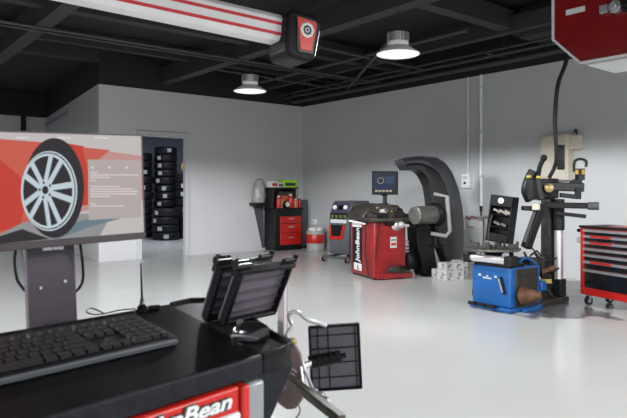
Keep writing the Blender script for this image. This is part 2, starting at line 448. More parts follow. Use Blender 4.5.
# ================================================================== WALL FITTINGS (right wall)
def wallbox(name, px0, py0, px1, py1, d, m, label, cat, bev=.01):
    a = on_x(px0, py0, XR); b = on_x(px1, py1, XR)
    t = thing(name, label, cat, (XR, (a.y+b.y)/2, b.z), 0)
    w, h = abs(a.y-b.y), a.z-b.z
    mb = MB(); mb.bx((-d, -w/2, 0), (.002, w/2, h)); mb.build('box', m, t, bevel=bev)
    return t, w, h, d
t, w, h, d = wallbox('breaker_panel', 545, 136, 573, 180, .16, 'beige', 'beige electrical panel on the grey right wall behind the tyre changer', 'electrical panel')
mb = MB(); mb.bx((-d-.012, -w/2+.03, .03), (-d+.002, w/2-.03, h-.03)); dr = mb.build('door', 'beige', t, bevel=.006)
mb = MB(); mb.bx((-d-.016, -w*.40, h*.22), (-d-.008, -w*.14, h*.76)); mb.build('window', 'black_gloss', dr)
mb = MB(); mb.bx((-d-.03, w*.36, h*.45), (-d-.01, w*.40, h*.55)); mb.build('latch', 'black_plastic', dr)
t, w, h, d = wallbox('junction_box', 573.5, 136, 583, 149, .12, 'beige', 'small beige junction box beside the electrical panel', 'electrical box')
mb = MB(); mb.bx((-d-.008, -w/2-.005, -.005), (-d+.01, w/2+.005, h+.005)); mb.build('lid', 'beige', t, bevel=.004)
mb = MB(); mb.tube([(-.06, 0, h), (-.06, -.01, h+.06), (-.04, .02, h+.10), (-.02, .05, h+.05)], .012, 8); mb.build('cable', 'black_plastic', t)
t, w, h, d = wallbox('switch_box', 464.5, 174, 472, 188, .10, 'white', 'small white isolator switch box at the end of the thin conduit', 'switch')
mb = MB(); mb.cyl((-d, 0, h*.35), (-d-.02, 0, h*.35), .022); mb.box((-d-.024, 0, h*.35), (.01, .012, .04)); mb.build('switch_knob', 'black_plastic', t)
mb = MB(); mb.bx((-d-.003, -w*.3, h*.62), (-d+.002, w*.3, h*.85)); mb.build('rating_label', 'light_grey', t)
def conduit(px, py0, py1, r, m, label, clips=3, drop=None):
    a = on_x(px, py0, XR-.03); b = on_x(px, py1, XR-.03)
    t = thing('conduit', label, 'conduit', (XR-.03, a.y, b.z), 0)
    mb = MB(); mb.cyl((0, 0, 0), (0, 0, ZW-b.z-.001), r, n=12); mb.build('pipe', 'white', t)
    for i in range(clips):
        z = (i+.7)/clips*(ZW-b.z)
        mb = MB(); mb.bx((-r-.004, -r-.02, z-.012), (.029, r+.02, z+.012)); mb.build('clip', 'light_grey', t)
    return t
conduit(468, 78, 174.5, .015, 'light_grey', 'thin grey conduit running down to the small white switch box', 4)
t = conduit(481, 75, 207, .026, 'light_grey', 'thicker pale vertical pipe on the grey wall right of the thin conduit', 3)
mb = MB(); mb.cyl((0, 0, -.08), (0, 0, .02), .03, n=12); mb.cyl((0, 0, -.16), (0, 0, -.08), .018, n=12); mb.build('coupling', 'black_metal', t)
# wall hose bracket below the pipe
a = on_x(481, 219, XR-.02)
t = thing('air_outlet', 'small wall air outlet with coiled hoses beside the tyre changer', 'air outlet', (XR, a.y, a.z), 0)
mb = MB(); mb.bar((-.05, .30, .025), (-.05, -.2, .05), .03, .03); mb.bx((-.04, -.06, -.03), (0, .06, .04)); mb.build('manifold', 'silver', t)
mb = MB(); mb.tube([(-.06, .05, .0), (-.10, .15, .05), (-.1, .22, -.02), (-.08, .3, .05), (-.1, .26, -.14), (-.1, .10, -.16)], .008, 8); mb.build('coil', 'red_dark', t, label='dark red coiled hose')
mb = MB(); mb.tube([(-.06, -.08, .0), (-.12, -.13, -.08), (-.1, -.10, -.45), (-.1, -.02, -.7)], .009, 8); mb.build('hose', 'rubber', t)
a = on_x(315, 222, XR)
t = thing('wall_socket', 'small white socket on the right wall above the red banded drum', 'socket', (XR, a.y, a.z), 0)
mb = MB(); mb.bx((-.06, -.075, -.07), (-.001, .075, .07)); mb.build('box', 'white', t, bevel=.01)
mb = MB(); mb.cyl((-.06, 0, 0), (-.068, 0, 0), .04); mb.build('socket_face', 'light_grey', t)

# ================================================================== STOREROOM TYRES
def make_tyre(r, h):
    mb = MB(); ri = r*.56
    prof = [(ri, 0.02), (ri+.02, .0), (r*.86, .0), (r*.955, .018), (r, h*.22), (r, h*.42), (r*.985, h*.44), (r*.985, h*.56), (r, h*.58), (r, h*.78), (r*.955, h-.018), (r*.86, h), (ri+.02, h), (ri, h-.02)]
    mb.lathe((0, 0, 0), prof, n=28, closed=True)
    return mb
def stack(px, D, n, r, h, where, x_off=0.0):
    c = c2w((px-CX)/F*D, D)
    first = None
    for i in range(n):
        lab = f'{ORD[i]} black tyre counting up from the floor in {where}'
        if first is None:
            t = thing('tyre', lab, 'tyre', (c.x, c.y, 0), 0, 'stacked tyres in the storeroom'); first = t
            make_tyre(r, h).build('casing', 'rubber', t)
            mb = MB(); a0 = -YAW-PI/2
            for a in [a0+k*.09 for k in (-1.5, -.5, .5, 1.5)]:
                mb.box(((r+.003)*math.cos(a), (r+.003)*math.sin(a), h*.5), (.004, .034*r/.37, h*.5), rz=a)
            mb.build('sticker', 'sticker', t)
        else:
            t = copy_tree(first); tag(t, lab, 'tyre', 'stacked tyres in the storeroom')
        t.location = (c.x+random.uniform(-.03, .03), c.y+random.uniform(-.03, .03), i*(h+.002))
        t.rotation_euler = (0, 0, random.uniform(-.75, .75))
    return c, n*(h+.002)
stack(166.5, 18.1, 4, .40, .232, 'the short front stack through the doorway')
stack(165.5, 19.0, 12, .355, .236, 'the tall middle stack through the doorway')
cR, zR = stack(186, 18.75, 8, .36, .248, 'the right stack behind the door frame')
stack(141, 18.95, 11, .36, .24, 'the left stack behind the monitor edge')
t = thing('alloy_wheel', 'gold coloured wheel standing on top of the right tyre stack', 'wheel', (cR.x-.02, cR.y, zR+.012), R(12))
mb = MB(); mb.torus((0, 0, .20), (.3, -1, 0), .165, .035, 32, 10); mb.build('rim', 'gold', t)
mb = MB()
for i in range(5):
    a = 2*PI*i/5; mb.bar((0, -.02, .20), (.155*math.cos(a), -.02-.045*math.cos(a)*-1, .20+.155*math.sin(a)), .035, .02, up=(0, 1, 0))
mb.cyl((0, -.04, .2), (0, .0, .2), .04)
mb.build('spokes', 'gold', t)

# ================================================================== CORNER TOOL CABINET
o = ground(280, 251); ox, oy = o.x, o.y
t = thing('tool_cabinet', 'black cabinet with red drawers standing in the far corner', 'tool cabinet', (ox, oy, 0), 0)
cd = YB-oy-.02; cw = .68
mb = MB(); mb.bx((-.15, .0, .06), (cw, cd, 1.0)); mb.bx((-.12, .03, 0), (cw-.02, cd, .06)); mb.build('carcass', 'black_metal', t, bevel=.008)
hh = [.30, .23, .18]; z = .14
for q in hh:
    mb = MB(); mb.bx((.0, -.02, z), (.64, .002, z+q-.012)); dr = mb.build('drawer', 'red', t, bevel=.006)
    mb = MB(); mb.bx((.25, -.045, z+q*.55), (.42, -.018, z+q*.55+.025)); mb.build('handle', 'silver', dr, bevel=.005)
    z += q
mb = MB(); mb.bx((-.165, -.05, 1.0), (cw+.02, cd, 1.045)); mb.build('worktop', 'black_metal', t, bevel=.008)
# upper rack
mb = MB(); mb.bx((-.16, .08, 1.045), (-.13, cd-.05, 1.52)); mb.bx((.54, .10, 1.045), (.57, cd-.05, 1.52)); mb.bx((-.16, cd-.06, 1.045), (.57, cd-.04, 1.52)); mb.bx((-.18, .06, 1.52), (.62, cd-.03, 1.55)); mb.build('rack', 'grease', t, bevel=.004)

CZ = 1.552
def w_(x, y, z): return (ox+x, oy+y, z)
def carton(x, y, z, d, m1, m2, label, name='carton', cat='box', rz=0, band=.5, group=None):
    t = thing(name, label, cat, w_(x, y, z), rz, group)
    mb = MB(); mb.bx((-d[0]/2, -d[1]/2, 0), (d[0]/2, d[1]/2, d[2])); mb.build('body', m1, t, bevel=.006)
    if m2:
        mb = MB(); mb.bx((-d[0]/2*.8, -d[1]/2-.004, d[2]*.2), (d[0]/2*.8, -d[1]/2+.004, d[2]*(.2+band))); mb.build('print', m2, t)
    return t
carton(-.08, .22, CZ, (.20, .2, .15), 'white', 'red', 'red and white carton on the left of the corner cabinet rack', rz=.1)
carton(.12, .22, CZ, (.16, .2, .12), 'light_grey', 'dark_grey', 'grey carton between the red and lime cartons on the rack')
carton(.40, .22, CZ, (.40, .22, .19), 'lime', 'print_ink', 'lime green carton on the right of the corner cabinet rack', band=.4)
carton(.26, .24, 1.047, (.42, .26, .40), 'grease', 'orange', 'brown open crate below the lime carton in the rack', name='crate', cat='crate', band=.55)
def can(x, y, z, r, h, m, label, name='can', cat='can', cap='light_grey', group=None):
    t = thing(name, label, cat, w_(x, y, z), 0, group)
    mb = MB(); mb.lathe((0, 0, 0), [(r*.95, 0), (r, .01), (r, h*.8), (r*.9, h*.84), (r*.5, h*.88)]); mb.build('body', m, t)
    mb = MB(); mb.cyl((0, 0, h*.87), (0, 0, h), r*.55, n=16); mb.build('cap', cap, t)
    return t
can(-.04, -.0, 1.047, .06, .30, 'red', 'red spray can at the left front of the corner worktop')
can(.335, .02, 1.047, .075, .34, 'red', 'red can with grey cap in front of the brown crate')
can(.48, -.0, 1.047, .055, .22, 'orange', 'orange can at the right front of the corner worktop')
can(.625, .04, 1.047, .05, .27, 'red_dark', 'dark red can at the right end of the corner worktop')
can(.048, .0, 1.047, .027, .26, 'amber', 'amber bottle right of the red spray can on the corner worktop', name='bottle', cat='bottle', cap='black_plastic')
t = thing('pressure_gauge', 'round pressure gauge with white dial on the corner worktop', 'gauge', w_(.17, -.02, 1.047), 0)
mb = MB(); mb.lathe((0, 0, .09), [(.075, .0), (.085, .01), (.085, .05), (.07, .06)], axis=(0, -1, 0)); mb.bx((-.05, -.05, 0), (.05, .03, .02)); mb.build('case', 'black_plastic', t)
mb = MB(); mb.cyl((0, -.061, .09), (0, -.064, .09), .062); mb.build('dial', 'light_grey', t)
# wall shelf with clear bag left of the cabinet
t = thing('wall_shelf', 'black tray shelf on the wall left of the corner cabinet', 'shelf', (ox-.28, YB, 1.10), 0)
mb = MB(); mb.bx((-.30, -.34, 0), (.09, -.002, .03)); mb.bx((-.30, -.34, .03), (.09, -.32, .08)); mb.bx((-.30, -.34, .03), (-.28, -.002, .08)); mb.build('tray', 'black_metal', t, bevel=.004)
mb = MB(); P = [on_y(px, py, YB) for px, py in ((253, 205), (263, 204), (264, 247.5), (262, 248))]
mb.prism([(p.x-t.location.x, p.z-t.location.z) for p in P], (0, -.002, 0), (1, 0, 0), (0, 0, 1), .014); mb.build('shelf_shadow', 'dark_grey', t)  # thin dark sheet standing in for the shadow below the shelf
t = thing('plastic_bag', 'crumpled grey plastic bag leaning on the wall above the tray shelf', 'bag', (ox-.43, YB-.19, 1.131), 0)
mb = MB()
rs = []
prof = [(.13, .0, 1), (.16, .08, 1), (.17, .22, 1), (.15, .36, 1), (.13, .48, 1), (.09, .58, 1), (.05, .62, 1)]
for r_, z_, _ in prof:
    ring_ = []
    for i in range(20):
        a = 2*PI*i/20; k = r_*(1+.10*math.sin(5*a+z_*18)+.06*math.sin(9*a-z_*31))
        ring_.append(mb.v((k*math.cos(a)+.05*z_, k*.75*math.sin(a), z_)))
    rs.append(ring_)
mb.skin(rs); mb.build('sack', 'clear_grey', t)
mb = MB(); mb.torus((.03, 0, .61), (0, 0, 1), .055, .012, 16, 8); mb.build('tie', 'dark_grey', t)
mb = MB()
# dark upright panel between cabinet and drum
pp = (ox+.80, oy+.18)
t = thing('tool_board', 'dark grey upright board standing between the cabinet and the corner', 'board', (pp[0], pp[1], 0), 0)
mb = MB(); mb.bx((-.05, 0, .05), (.20, .04, 1.24)); mb.build('panel', 'dark_grey', t, bevel=.006)
mb = MB(); mb.bx((-.08, -.08, 0), (-.03, .14, .05)); mb.bx((.17, -.08, 0), (.22, .14, .05)); mb.build('foot', 'black_metal', t)

# ---- drum
o = c2w((315.5-CX)/F*14.72, 14.72)
t = thing('waste_drum', 'clear drum with wide red band and white rags beside the grey machine', 'drum', (o.x, o.y, 0), 0)
mb = MB(); mb.lathe((0, 0, 0), [(.20, 0), (.215, .02), (.22, .17), (.225, .19)]); mb.build('base', 'drum_clear', t)
mb = MB(); mb.lathe((0, 0, 0), [(.226, .19), (.232, .20), (.232, .40), (.226, .41)]); mb.build('band', 'red', t)
mb = MB(); mb.lathe((0, 0, 0), [(.222, .41), (.222, .47), (.228, .475), (.228, .50), (.21, .50)]); mb.build('rim', 'drum_clear', t)
tr = []
for i, (x, y, s_) in enumerate([(-.11, -.06, .075), (.02, -.12, .07), (.12, -.03, .08), (0, .05, .09), (-.06, .1, .07)]):
    mb = MB(); mb.ball((x, y, .52), s_, 14, (1, 1, .75)); mb.build('rag', 'white', t)

# ================================================================== GREY AIR CONDITIONING SERVICE MACHINE
o = ground(329, 261)
t = thing('refrigerant_machine', 'dark grey wheeled service machine with red framed pocket, left of the balancer', 'service machine', (o.x, o.y, 0), camrz(.75, -.66))
w, d = .52, .70
mb = MB()
side = [(.0, .20), (.02, .16), (d, .16), (d, 1.13), (d-.03, 1.17), (.22, 1.24), (.12, 1.22), (.02, .98), (.0, .92)]
mb.prism(side, (0, 0, 0), (0, 1, 0), (0, 0, 1), w); mb.build('body', 'slate', t, bevel=.02, seg=3)
# sloping control panel
def slope(x, s_, off): # s_ 0..1 up the sloped face
    a = Vector((x, .02, .98)); b = Vector((x, .12, 1.22)); n = Vector((0, -(b.z-a.z), (b.y-a.y))).normalized()
    return a+(b-a)*s_+n*off
sl_n = Vector((0, .1, .24)).normalized()
mb = MB(); mb.prism([(.03, .02), (w-.03, .02), (w-.03, .25), (.03, .25)], slope(0, 0, .0), (1, 0, 0), sl_n, .012); cp = mb.build('control_panel', 'violet_label', t, bevel=.004)
for x in (.12, .40):
    mb = MB(); p = slope(x, .55, .01); mb.cyl(p, p+Vector((0, -.24, .1)).normalized()*.03, .045, n=20); mb.build('gauge', 'white', cp)
mb = MB(); p = slope(.26, .55, .013); mb.box(p, (.14, .012, .10), rot=Matrix.Rotation(-.39, 3, 'X')); mb.build('display', 'black_gloss', cp)
mb = MB(); mb.bx((.04, -.010, .885), (w-.04, .012, 1.0)); mb.build('label_panel', 'black_gloss', t, bevel=.004)
for x in (.10, .21, .32, .43):
    mb = MB(); mb.bx((x-.035, -.014, .90), (x+.035, -.004, .97)); mb.build('display', 'green_label', t)
mb = MB(); mb.bx((.05, -.016, .80), (w-.05, .004, .875)); mb.build('button_strip', 'light_grey', t, bevel=.004)
mb = MB(); mb.prism([(.02, .74), (.02, .46), (.36, .46), (.44, .76), (.38, .76), (.32, .53), (.07, .53), (.07, .74)], (0, .004, 0), (1, 0, 0), (0, 0, 1), .03); mb.build('pocket_frame', 'red', t, bevel=.006)
mb = MB(); mb.prism([(.07, .53), (.32, .53), (.38, .76), (.07, .76)], (0, .003, 0), (1, 0, 0), (0, 0, 1), .015); mb.build('pocket', 'black_plastic', t)
mb = MB(); mb.bx((.0, .16, 1.20), (w, d+.02, 1.255)); mb.build('top_cover', 'dark_grey', t, bevel=.02)
mb = MB(); mb.bar((-.08, -.10, .10), (w+.05, -.10, .10), .05, .05); mb.bar((.02, -.1, .10), (.02, d, .14), .05, .05); mb.bar((w-.02, -.1, .10), (w-.02, d, .14), .05, .05); mb.build('chassis', 'dark_grey', t, bevel=.006)
mb = MB(); mb.tube([(.06, .5, 1.17), (.06, .62, 1.23), (w-.06, .62, 1.23), (w-.06, .5, 1.17)], .016, 10); mb.build('push_handle', 'black_plastic', t)
def caster(x, y, r, t, zt, rz=0.0):
    mb = MB(); mb.cyl((x-.018, y, r+.002), (x+.018, y, r+.002), r, n=20); wl = mb.build('caster', 'rubber', t)
    mb = MB(); mb.cyl((x-.021, y, r), (x+.021, y, r), r*.5, n=16); mb.bx((x-.03, y-.012, r), (x-.022, y+.02, zt)); mb.bx((x+.022, y-.012, r), (x+.03, y+.02, zt)); mb.bx((x-.03, y-.02, zt-.01), (x+.03, y+.03, zt)); mb.build('fork', 'silver', wl)
for x, y in ((-.06, -.10), (w+.03, -.10), (.02, d-.05), (w-.02, d-.05)): caster(x, y, .05, t, .12)

# ================================================================== WHEEL BALANCER
o = ground(374, 280.5)
t = thing('wheel_balancer', 'red wheel balancer with black weight tray, screen on a post and open black hood', 'wheel balancer', (o.x, o.y, 0), camrz(.928, .373))
L, _ = localizer(t)
bw, bd, bh = .60, .89, .955
mb = MB(); mb.prism([(0, 0.03), (bw, .03), (bw, bh), (0, bh)], (0, bd, 0), (1, 0, 0), (0, 0, 1), bd); cab = mb.build('cabinet', 'red_dark', t, bevel=.025, seg=3)
mb = MB(); mb.bx((.03, .03, 0), (bw-.03, bd-.03, .03)); mb.build('plinth', 'black_metal', t)
# left face (x=0) banner with vertical lettering
mb = MB()
mb.use('black_plastic'); mb.bx((-.004, .43, .10), (.002, .80, .86))
mb.use('white'); mb.bx((-.007, .44, .10), (-.001, .74, .22)); mb.bx((-.007, .44, .84), (-.001, .80, .91))
mb.use('logo_dark'); mb.prism([(0, 0), (.07, 0), (.0, .09)], (-.008, .60, .115), (0, -1, 0), (0, 0, 1), .002)
mb.use('white'); add_text(mb, 'JohnBean', .20, (-.005, .53, .25), (0, 0, 1), (0, 1, 0), .004, .004, .1, fit=.58)
mb.build('side_banner', None, cab, label='black banner with white vertical lettering')
mb = MB(); mb.bx((-.02, .0, .40), (0.0, .10, .88)); mb.build('cable_cover', 'black_plastic', cab) if False else mb.bm.free()
# front (y=0) sticker
mb = MB(); mb.use('print_box'); mb.bx((.30, -.004, .52), (.42, .002, .70)); mb.use('red'); mb.bx((.315, -.006, .56), (.405, .0, .60)); mb.use('print_ink'); mb.bx((.315, -.006, .64), (.405, 0, .66)); mb.build('notice', None, cab, label='white notice sticker')
# foot plate
mb = MB(); mb.prism([(.04, .02), (.70, .02), (.70, .085), (.62, .13), (.04, .10)], (0, .25, 0), (1, 0, 0), (0, 0, 1), .30); mb.build('foot_plate', 'red_dark', t, bevel=.01)
mb = MB(); mb.prism([(.20, .13), (.66, .10), (.58, .20), (.30, .235)], (0, .0, 0), (1, 0, 0), (0, 0, 1), .09); mb.build('pedal_mat', 'grease', t, bevel=.01)
mb = MB(); mb.prism([(.40, .20), (.62, .16), (.66, .19), (.45, .24)], (0, -.05, 0), (1, 0, 0), (0, 0, 1), .09); mb.build('pedal', 'black_plastic', t, bevel=.01)
# weight tray
mb = MB()
mb.prism([(-.10, .94), (.62, .94), (.68, 1.02), (.65, 1.12), (.54, 1.22), (.20, 1.25), (-.04, 1.17), (-.14, 1.04)], (0, bd-.12, 0), (1, 0, 0), (0, 0, 1), .62)
mb.prism([(-.10, .95), (.66, .95), (.68, 1.03), (-.12, 1.03)], (0, .29, 0), (1, 0, 0), (0, 0, 1), .42)
mb.build('weight_tray', 'grease', t, bevel=.03, seg=3)
for (x, y, sx, sy, k) in [(-.02, .0, .13, .2, 'grease'), (.13, .02, .13, .2, 'black_metal'), (.28, .02, .13, .2, 'grease'), (.43, .0, .13, .2, 'black_metal'), (.57, .02, .1, .2, 'grease'), (.05, -.1, .1, .1, 'black_gloss'), (.45, -.08, .2, .08, 'black_gloss')]:
    mb = MB(); z = 1.03
    mb.bx((x-sx/2, y-sy/2, z), (x+sx/2, y-sy/2+.012, z+.05)); mb.bx((x-sx/2, y+sy/2-.012, z), (x+sx/2, y+sy/2, z+.07)); mb.bx((x-sx/2, y-sy/2, z), (x-sx/2+.01, y+sy/2, z+.055)); mb.bx((x+sx/2-.01, y-sy/2, z), (x+sx/2, y+sy/2, z+.055))
    mb.build('weight_bin', k, t, bevel=.003)
for i in range(16):
    mb = MB(); x, y = random.uniform(-.08, .62), random.uniform(-.09, .12); a = random.uniform(0, 3)
    mb.box((x, y, 1.045+random.uniform(0, .02)), (random.uniform(.03, .07), .02, .02), rz=a)
    mb.build('balance_weight', random.choice(['silver', 'grease', 'silver', 'table_steel', 'brass']), t)
mb = MB(); mb.prism([(.18, 1.10), (.30, 1.095), (.33, 1.13), (.28, 1.16), (.19, 1.15)], (0, .155, 0), (1, 0, 0), (0, 0, 1), .03); mb.build('tray_badge', 'beige', t, bevel=.006)
for i in range(26):
    mb = MB(); x, z = random.uniform(-.04, .60), random.uniform(1.02, 1.20); a = random.uniform(0, 3); k_ = random.choice(['table_steel', 'black_gloss', 'grease', 'silver', 'dark_grey', 'black_gloss', 'brass'])
    if i % 3: mb.box((x, .145, min(z, 1.22-.25*abs(x-.3))), (random.uniform(.03, .09), .03, random.uniform(.015, .04)), rot=Matrix.Rotation(a*.3-.4, 3, 'Y'))
    else: mb.cyl((x, .16, min(z, 1.2-.25*abs(x-.3))), (x, .12, min(z, 1.2-.25*abs(x-.3))), random.uniform(.015, .035), n=12)
    mb.build('tray_tool', k_, t, bevel=.003)
# tray cone holders
for x, z in ((.06, 1.13), (.44, 1.15), (.56, 1.10), (.68, 1.0)):
    mb = MB(); mb.cyl((x, .165, z), (x, .08, z), .055, .03, n=18); mb.build('cone', 'grease', t)
mb = MB(); mb.bar(L(349, 220.5, 10.1), L(366, 224, 10.0), .05, .03); mb.bar(L(349, 220.5, 10.1), L(366, 219, 10.3), .05, .02); mb.build('side_tray_arm', 'silver', t, bevel=.004)
# shaft and cone in front
mb = MB(); mb.cyl((.42, .02, .905), (.42, -.16, .905), .055, n=20); mb.cyl((.42, -.02, .905), (.42, -.10, .905), .11, .05, n=24); mb.cyl((.42, -.15, .905), (.42, -.36, .905), .025, n=14); mb.build('shaft', 'chrome', t, label='steel balancing shaft')
mb = MB(); mb.cyl((.20, -.02, .93), (.60, -.05, .90), .04, n=16); mb.cyl((.60, -.05, .90), (.72, -.06, .90), .055, n=16); mb.build('measuring_arm', 'black_metal', t)
# cabinet cables
mb = MB(); mb.tube([(-.03, .28, .95), (-.04, .22, .7), (-.03, .25, .4), (-.03, .14, .06)], .011, 8); mb.build('cable', 'rubber', t)
mb = MB(); mb.tube([(.10, -.03, .95), (.07, -.035, .75), (.03, -.03, .5), (.01, -.03, .32)], .009, 8); mb.build('cable', 'rubber', t)
# screen
mb = MB(); a = L(385, 210, 10.25); zc = 1.61
mb.cyl((a.x, a.y, 1.15), (a.x, a.y, 1.50), .035, n=16); mb.cyl((a.x, a.y, 1.21), (a.x, a.y, 1.25), .06, n=16); mb.build('screen_post', 'black_metal', t)
q = L(385, 183, 10.2); rt = Matrix.Rotation(R(-22), 3, 'Z')
scr = bpy.data.objects.new('screen', None)
def rbox(mb, cx, y0, cz, sx, sy, sz):
    c = Vector((cx, y0, cz)); c = rt @ c
    mb.box((q.x+c.x, q.y+c.y, q.z+c.z), (sx, sy, sz), rot=rt)
mb = MB(); rbox(mb, 0, 0, 0, .44, .07, .40); rbox(mb, 0, .05, -.16, .10, .06, .12); sc = mb.build('screen_housing', 'black_plastic', t, bevel=.012)
mb = MB(); mb.use('scr_blue'); rbox(mb, -.01, -.037, .035, .37, .004, .27)
mb.use('scr_lightblue'); rbox(mb, .06, -.0395, .05, .18, .002, .12)
mb.use('scr_dark'); c = rt @ Vector((-.08, -.041, .04)); ax = rt @ Vector((0, 1, 0)); mb.cyl(q+c, q+c+ax*.004, .075, n=24)
mb.use('scr_road'); c = rt @ Vector((-.08, -.043, .04)); mb.torus(q+c, ax, .05, .006, 20, 6)
mb.use('scr_dark'); rbox(mb, -.01, -.039, .155, .37, .002, .025)
mb.build('display', None, sc, label='dark blue display showing a wheel')
mb = MB(); mb.use('scr_dim')
for i in range(5): rbox(mb, -.15+.06*i, -.038, -.135, .045, .006, .035)
mb.build('key_strip', None, sc)
# motor drum
mb = MB()
a = L(414, 215.5, 9.75); axv = Vector((1, .25, 0)).normalized()
mb.lathe(a, [(.12, 0), (.145, .012), (.150, .05), (.150, .36), (.155, .37), (.155, .44), (.12, .47)], axis=axv, n=36); mb.build('drum', 'steel_drum', t)
mb = MB(); c = a + axv*.47; mb.lathe(c, [(.17, -.03), (.20, 0), (.20, .06), (.10, .09)], axis=axv, n=32); mb.build('hood_hub', 'black_plastic', t)
# stand under the drum
mb = MB()
p0 = L(417, 224, 10.2); p1 = L(436, 224, 10.2); p2 = L(441, 267, 10.3); p3 = L(424, 267, 10.3)
yb = min(p0.y, p2.y)
mb.prism([(p0.x, p0.z), (p1.x, p1.z), (p2.x, .0), (p3.x, .0), (p0.x+.02, .55)], (0, yb+.42, 0), (1, 0, 0), (0, 0, 1), .34); mb.build('hood_stand', 'black_metal', t, bevel=.02)
mb = MB(); mb.bx((bw-.06, .28, .10), (p3.x+.05, .62, .5)); mb.build('rear_housing', 'black_metal', t, bevel=.02)
w2 = L(408, 260, 10.1)
mb = MB(); mb.cyl((w2.x-.05, w2.y, w2.z), (w2.x+.05, w2.y, w2.z), .11, n=28); mb.torus((w2.x, w2.y, w2.z), (1, 0, 0), .09, .045, 28, 10); mb.build('rear_wheel', 'rubber', t)
mb = MB()
for i in range(4): mb.box((w2.x-.05, w2.y+.05, w2.z+.14+.055*i), (.14, .1, .03))
mb.bx((w2.x-.05, w2.y+.09, w2.z+.1), (w2.x+.0, w2.y+.11, w2.z+.36))
mb.build('weight_rack', 'silver', t)
# hood: outer arch outline and inner cut, thick shell
Dh = 10.35
outer = [(400, 159.5), (402, 157.8), (418, 156), (436, 157), (446, 163), (453, 173), (459, 189), (462.5, 206), (464, 226), (463, 248), (459.5, 264)]
inner = [(399.5, 170.5), (412, 171), (418, 177), (422.5, 187), (424.5, 200), (426, 214), (428, 228), (434, 246), (440, 262)]
HIT = plane_hit(t)
yh = L(425, 200, 10.2).y
O_ = [HIT(x, y, yh+.12) for x, y in outer]; I_ = [HIT(x, y, yh+.2) for x, y in inner]
def dens(P, n):
    out = []; seg = [(P[i+1]-P[i]).length for i in range(len(P)-1)]; tot = sum(seg)
    for k in range(n):
        s_ = tot*k/(n-1); i = 0
        while i < len(seg)-1 and s_ > seg[i]: s_ -= seg[i]; i += 1
        out.append(P[i].lerp(P[i+1], min(1, s_/seg[i])))
    return out
OD = dens([Vector((p.x, 0, p.z)) for p in O_], 28); ID = dens([Vector((p.x, 0, p.z)) for p in I_], 28)
# front band (black) with rounded cross section running between outer and inner outline; bulged shell behind
mb = MB(); rs = []
for a, b in zip(OD, ID):
    k_ = .55 if a.z > 1.2 else .5
    rs.append([mb.v(a + Vector((0, yh+.12, 0))), mb.v(a.lerp(b, .10) + Vector((0, yh+.03, 0))), mb.v(a.lerp(b, .30) + Vector((0, yh-.02, 0))), mb.v(a.lerp(b, .50) + Vector((0, yh-.02, 0))), mb.v(a.lerp(b, .55) + Vector((0, yh+.10, 0))), mb.v(a.lerp(b, .5) + Vector((0, yh+.32, 0))), mb.v(a.lerp(b, .06) + Vector((0, yh+.30, 0)))])
mb.skin(rs); mb.build('hood_shell', 'hood_shell', t)
mb = MB(); rs = []
for a, b in zip(OD, ID):
    p, q2 = a.lerp(b, .48), b
    rs.append([mb.v(p + Vector((0, yh-.03, 0))), mb.v(p.lerp(q2, .3) + Vector((0, yh-.06, 0))), mb.v(p.lerp(q2, .9) + Vector((0, yh-.05, 0))), mb.v(q2 + Vector((0, yh-.02, 0))), mb.v(q2 + Vector((0, yh+.20, 0))), mb.v(p + Vector((0, yh+.28, 0)))])
mb.skin(rs); mb.build('hood_rim', 'hood_black', t, label='black curved inner rim of the hood')
mb = MB()
hp = [L(434, 194, 9.95), L(447, 196.5, 9.95), L(450, 231, 9.95), L(446, 236, 9.95), L(431, 233.5, 9.95)]
mb.tube(hp, .035, 10, smooth=False); mb.build('hood_handle', 'grab_grey', t, label='pale grey bent grab handle')
mb = MB(); c = L(436, 246, 9.95); mb.cyl(c+Vector((0, 0, -.03)), c+Vector((0, 0, .03)), .10, .12, n=18); mb.cyl(c+Vector((0, 0, .02)), c+Vector((0, .02, .2)), .035, n=12); mb.build('clamp_knob', 'black_plastic', t)
mb = MB(); mb.tube([L(441, 205, 10.0), L(442, 217, 10.0), L(444, 222, 10.05)], .02, 8); mb.build('hood_hinge', 'black_metal', t)

# ---- printed cartons on the floor
def pbox(px, py, z, w, d, h, rz, label):
    g = ground(px, py); g.z = z
    t = thing('parts_carton', label, 'box', g, rz, 'printed cartons on the floor')
    mb = MB(); mb.bx((0, 0, 0), (w, d, h)); mb.build('box', 'print_box', t, bevel=.003)
    mb = MB(); rnd = random.Random(int(px*7+py+z*100))
    for f in range(5):
        x = rnd.uniform(.05, .5)*w; zz = (.15+.16*f)*h; l = rnd.uniform(.15, .4)*w
        mb.bx((x, -.002, zz), (min(x+l, w*.95), .002, zz+h*rnd.uniform(.05, .1)))
        y = rnd.uniform(.05, .5)*d; l = rnd.uniform(.15, .4)*d
        mb.bx((-.002, y, zz), (.002, min(y+l, d*.95), zz+h*.08))
    mb.bx((w*.55, d*.3, h-.001), (w*.8, d*.6, h+.001))
    mb.build('print', 'print_ink', t)
    return t
rzb = camrz(.93, .37)
ex = Vector((math.cos(rzb), math.sin(rzb))); ey = Vector((-ex.y, ex.x))
g0 = ground(446, 281)
def pb(i, j, k, lab, dz=0):
    t = pbox(449, 281, k*.142, .17, .24, .14, rzb, lab)
    t.location.x = g0.x + ex.x*(i*.175) + ey.x*(j*.25); t.location.y = g0.y + ex.y*(i*.175)+ey.y*(j*.25)
    return t
pb(0, 0, 0, 'white printed carton at the left of the bottom row on the floor')
pb(1, 0, 0, 'white printed carton at the right of the bottom row on the floor')
pb(0, 0, 1, 'white printed carton at the left of the top row by the balancer')
pb(1, 0, 1, 'white printed carton at the right of the top row by the balancer')
pb(.3, 1.05, 0, 'white printed carton behind the left end of the carton rows')
pb(2.3, .8, 0, 'lower white printed carton beside the blue tyre changer')
pb(2.3, .8, 1, 'upper white printed carton beside the blue tyre changer')

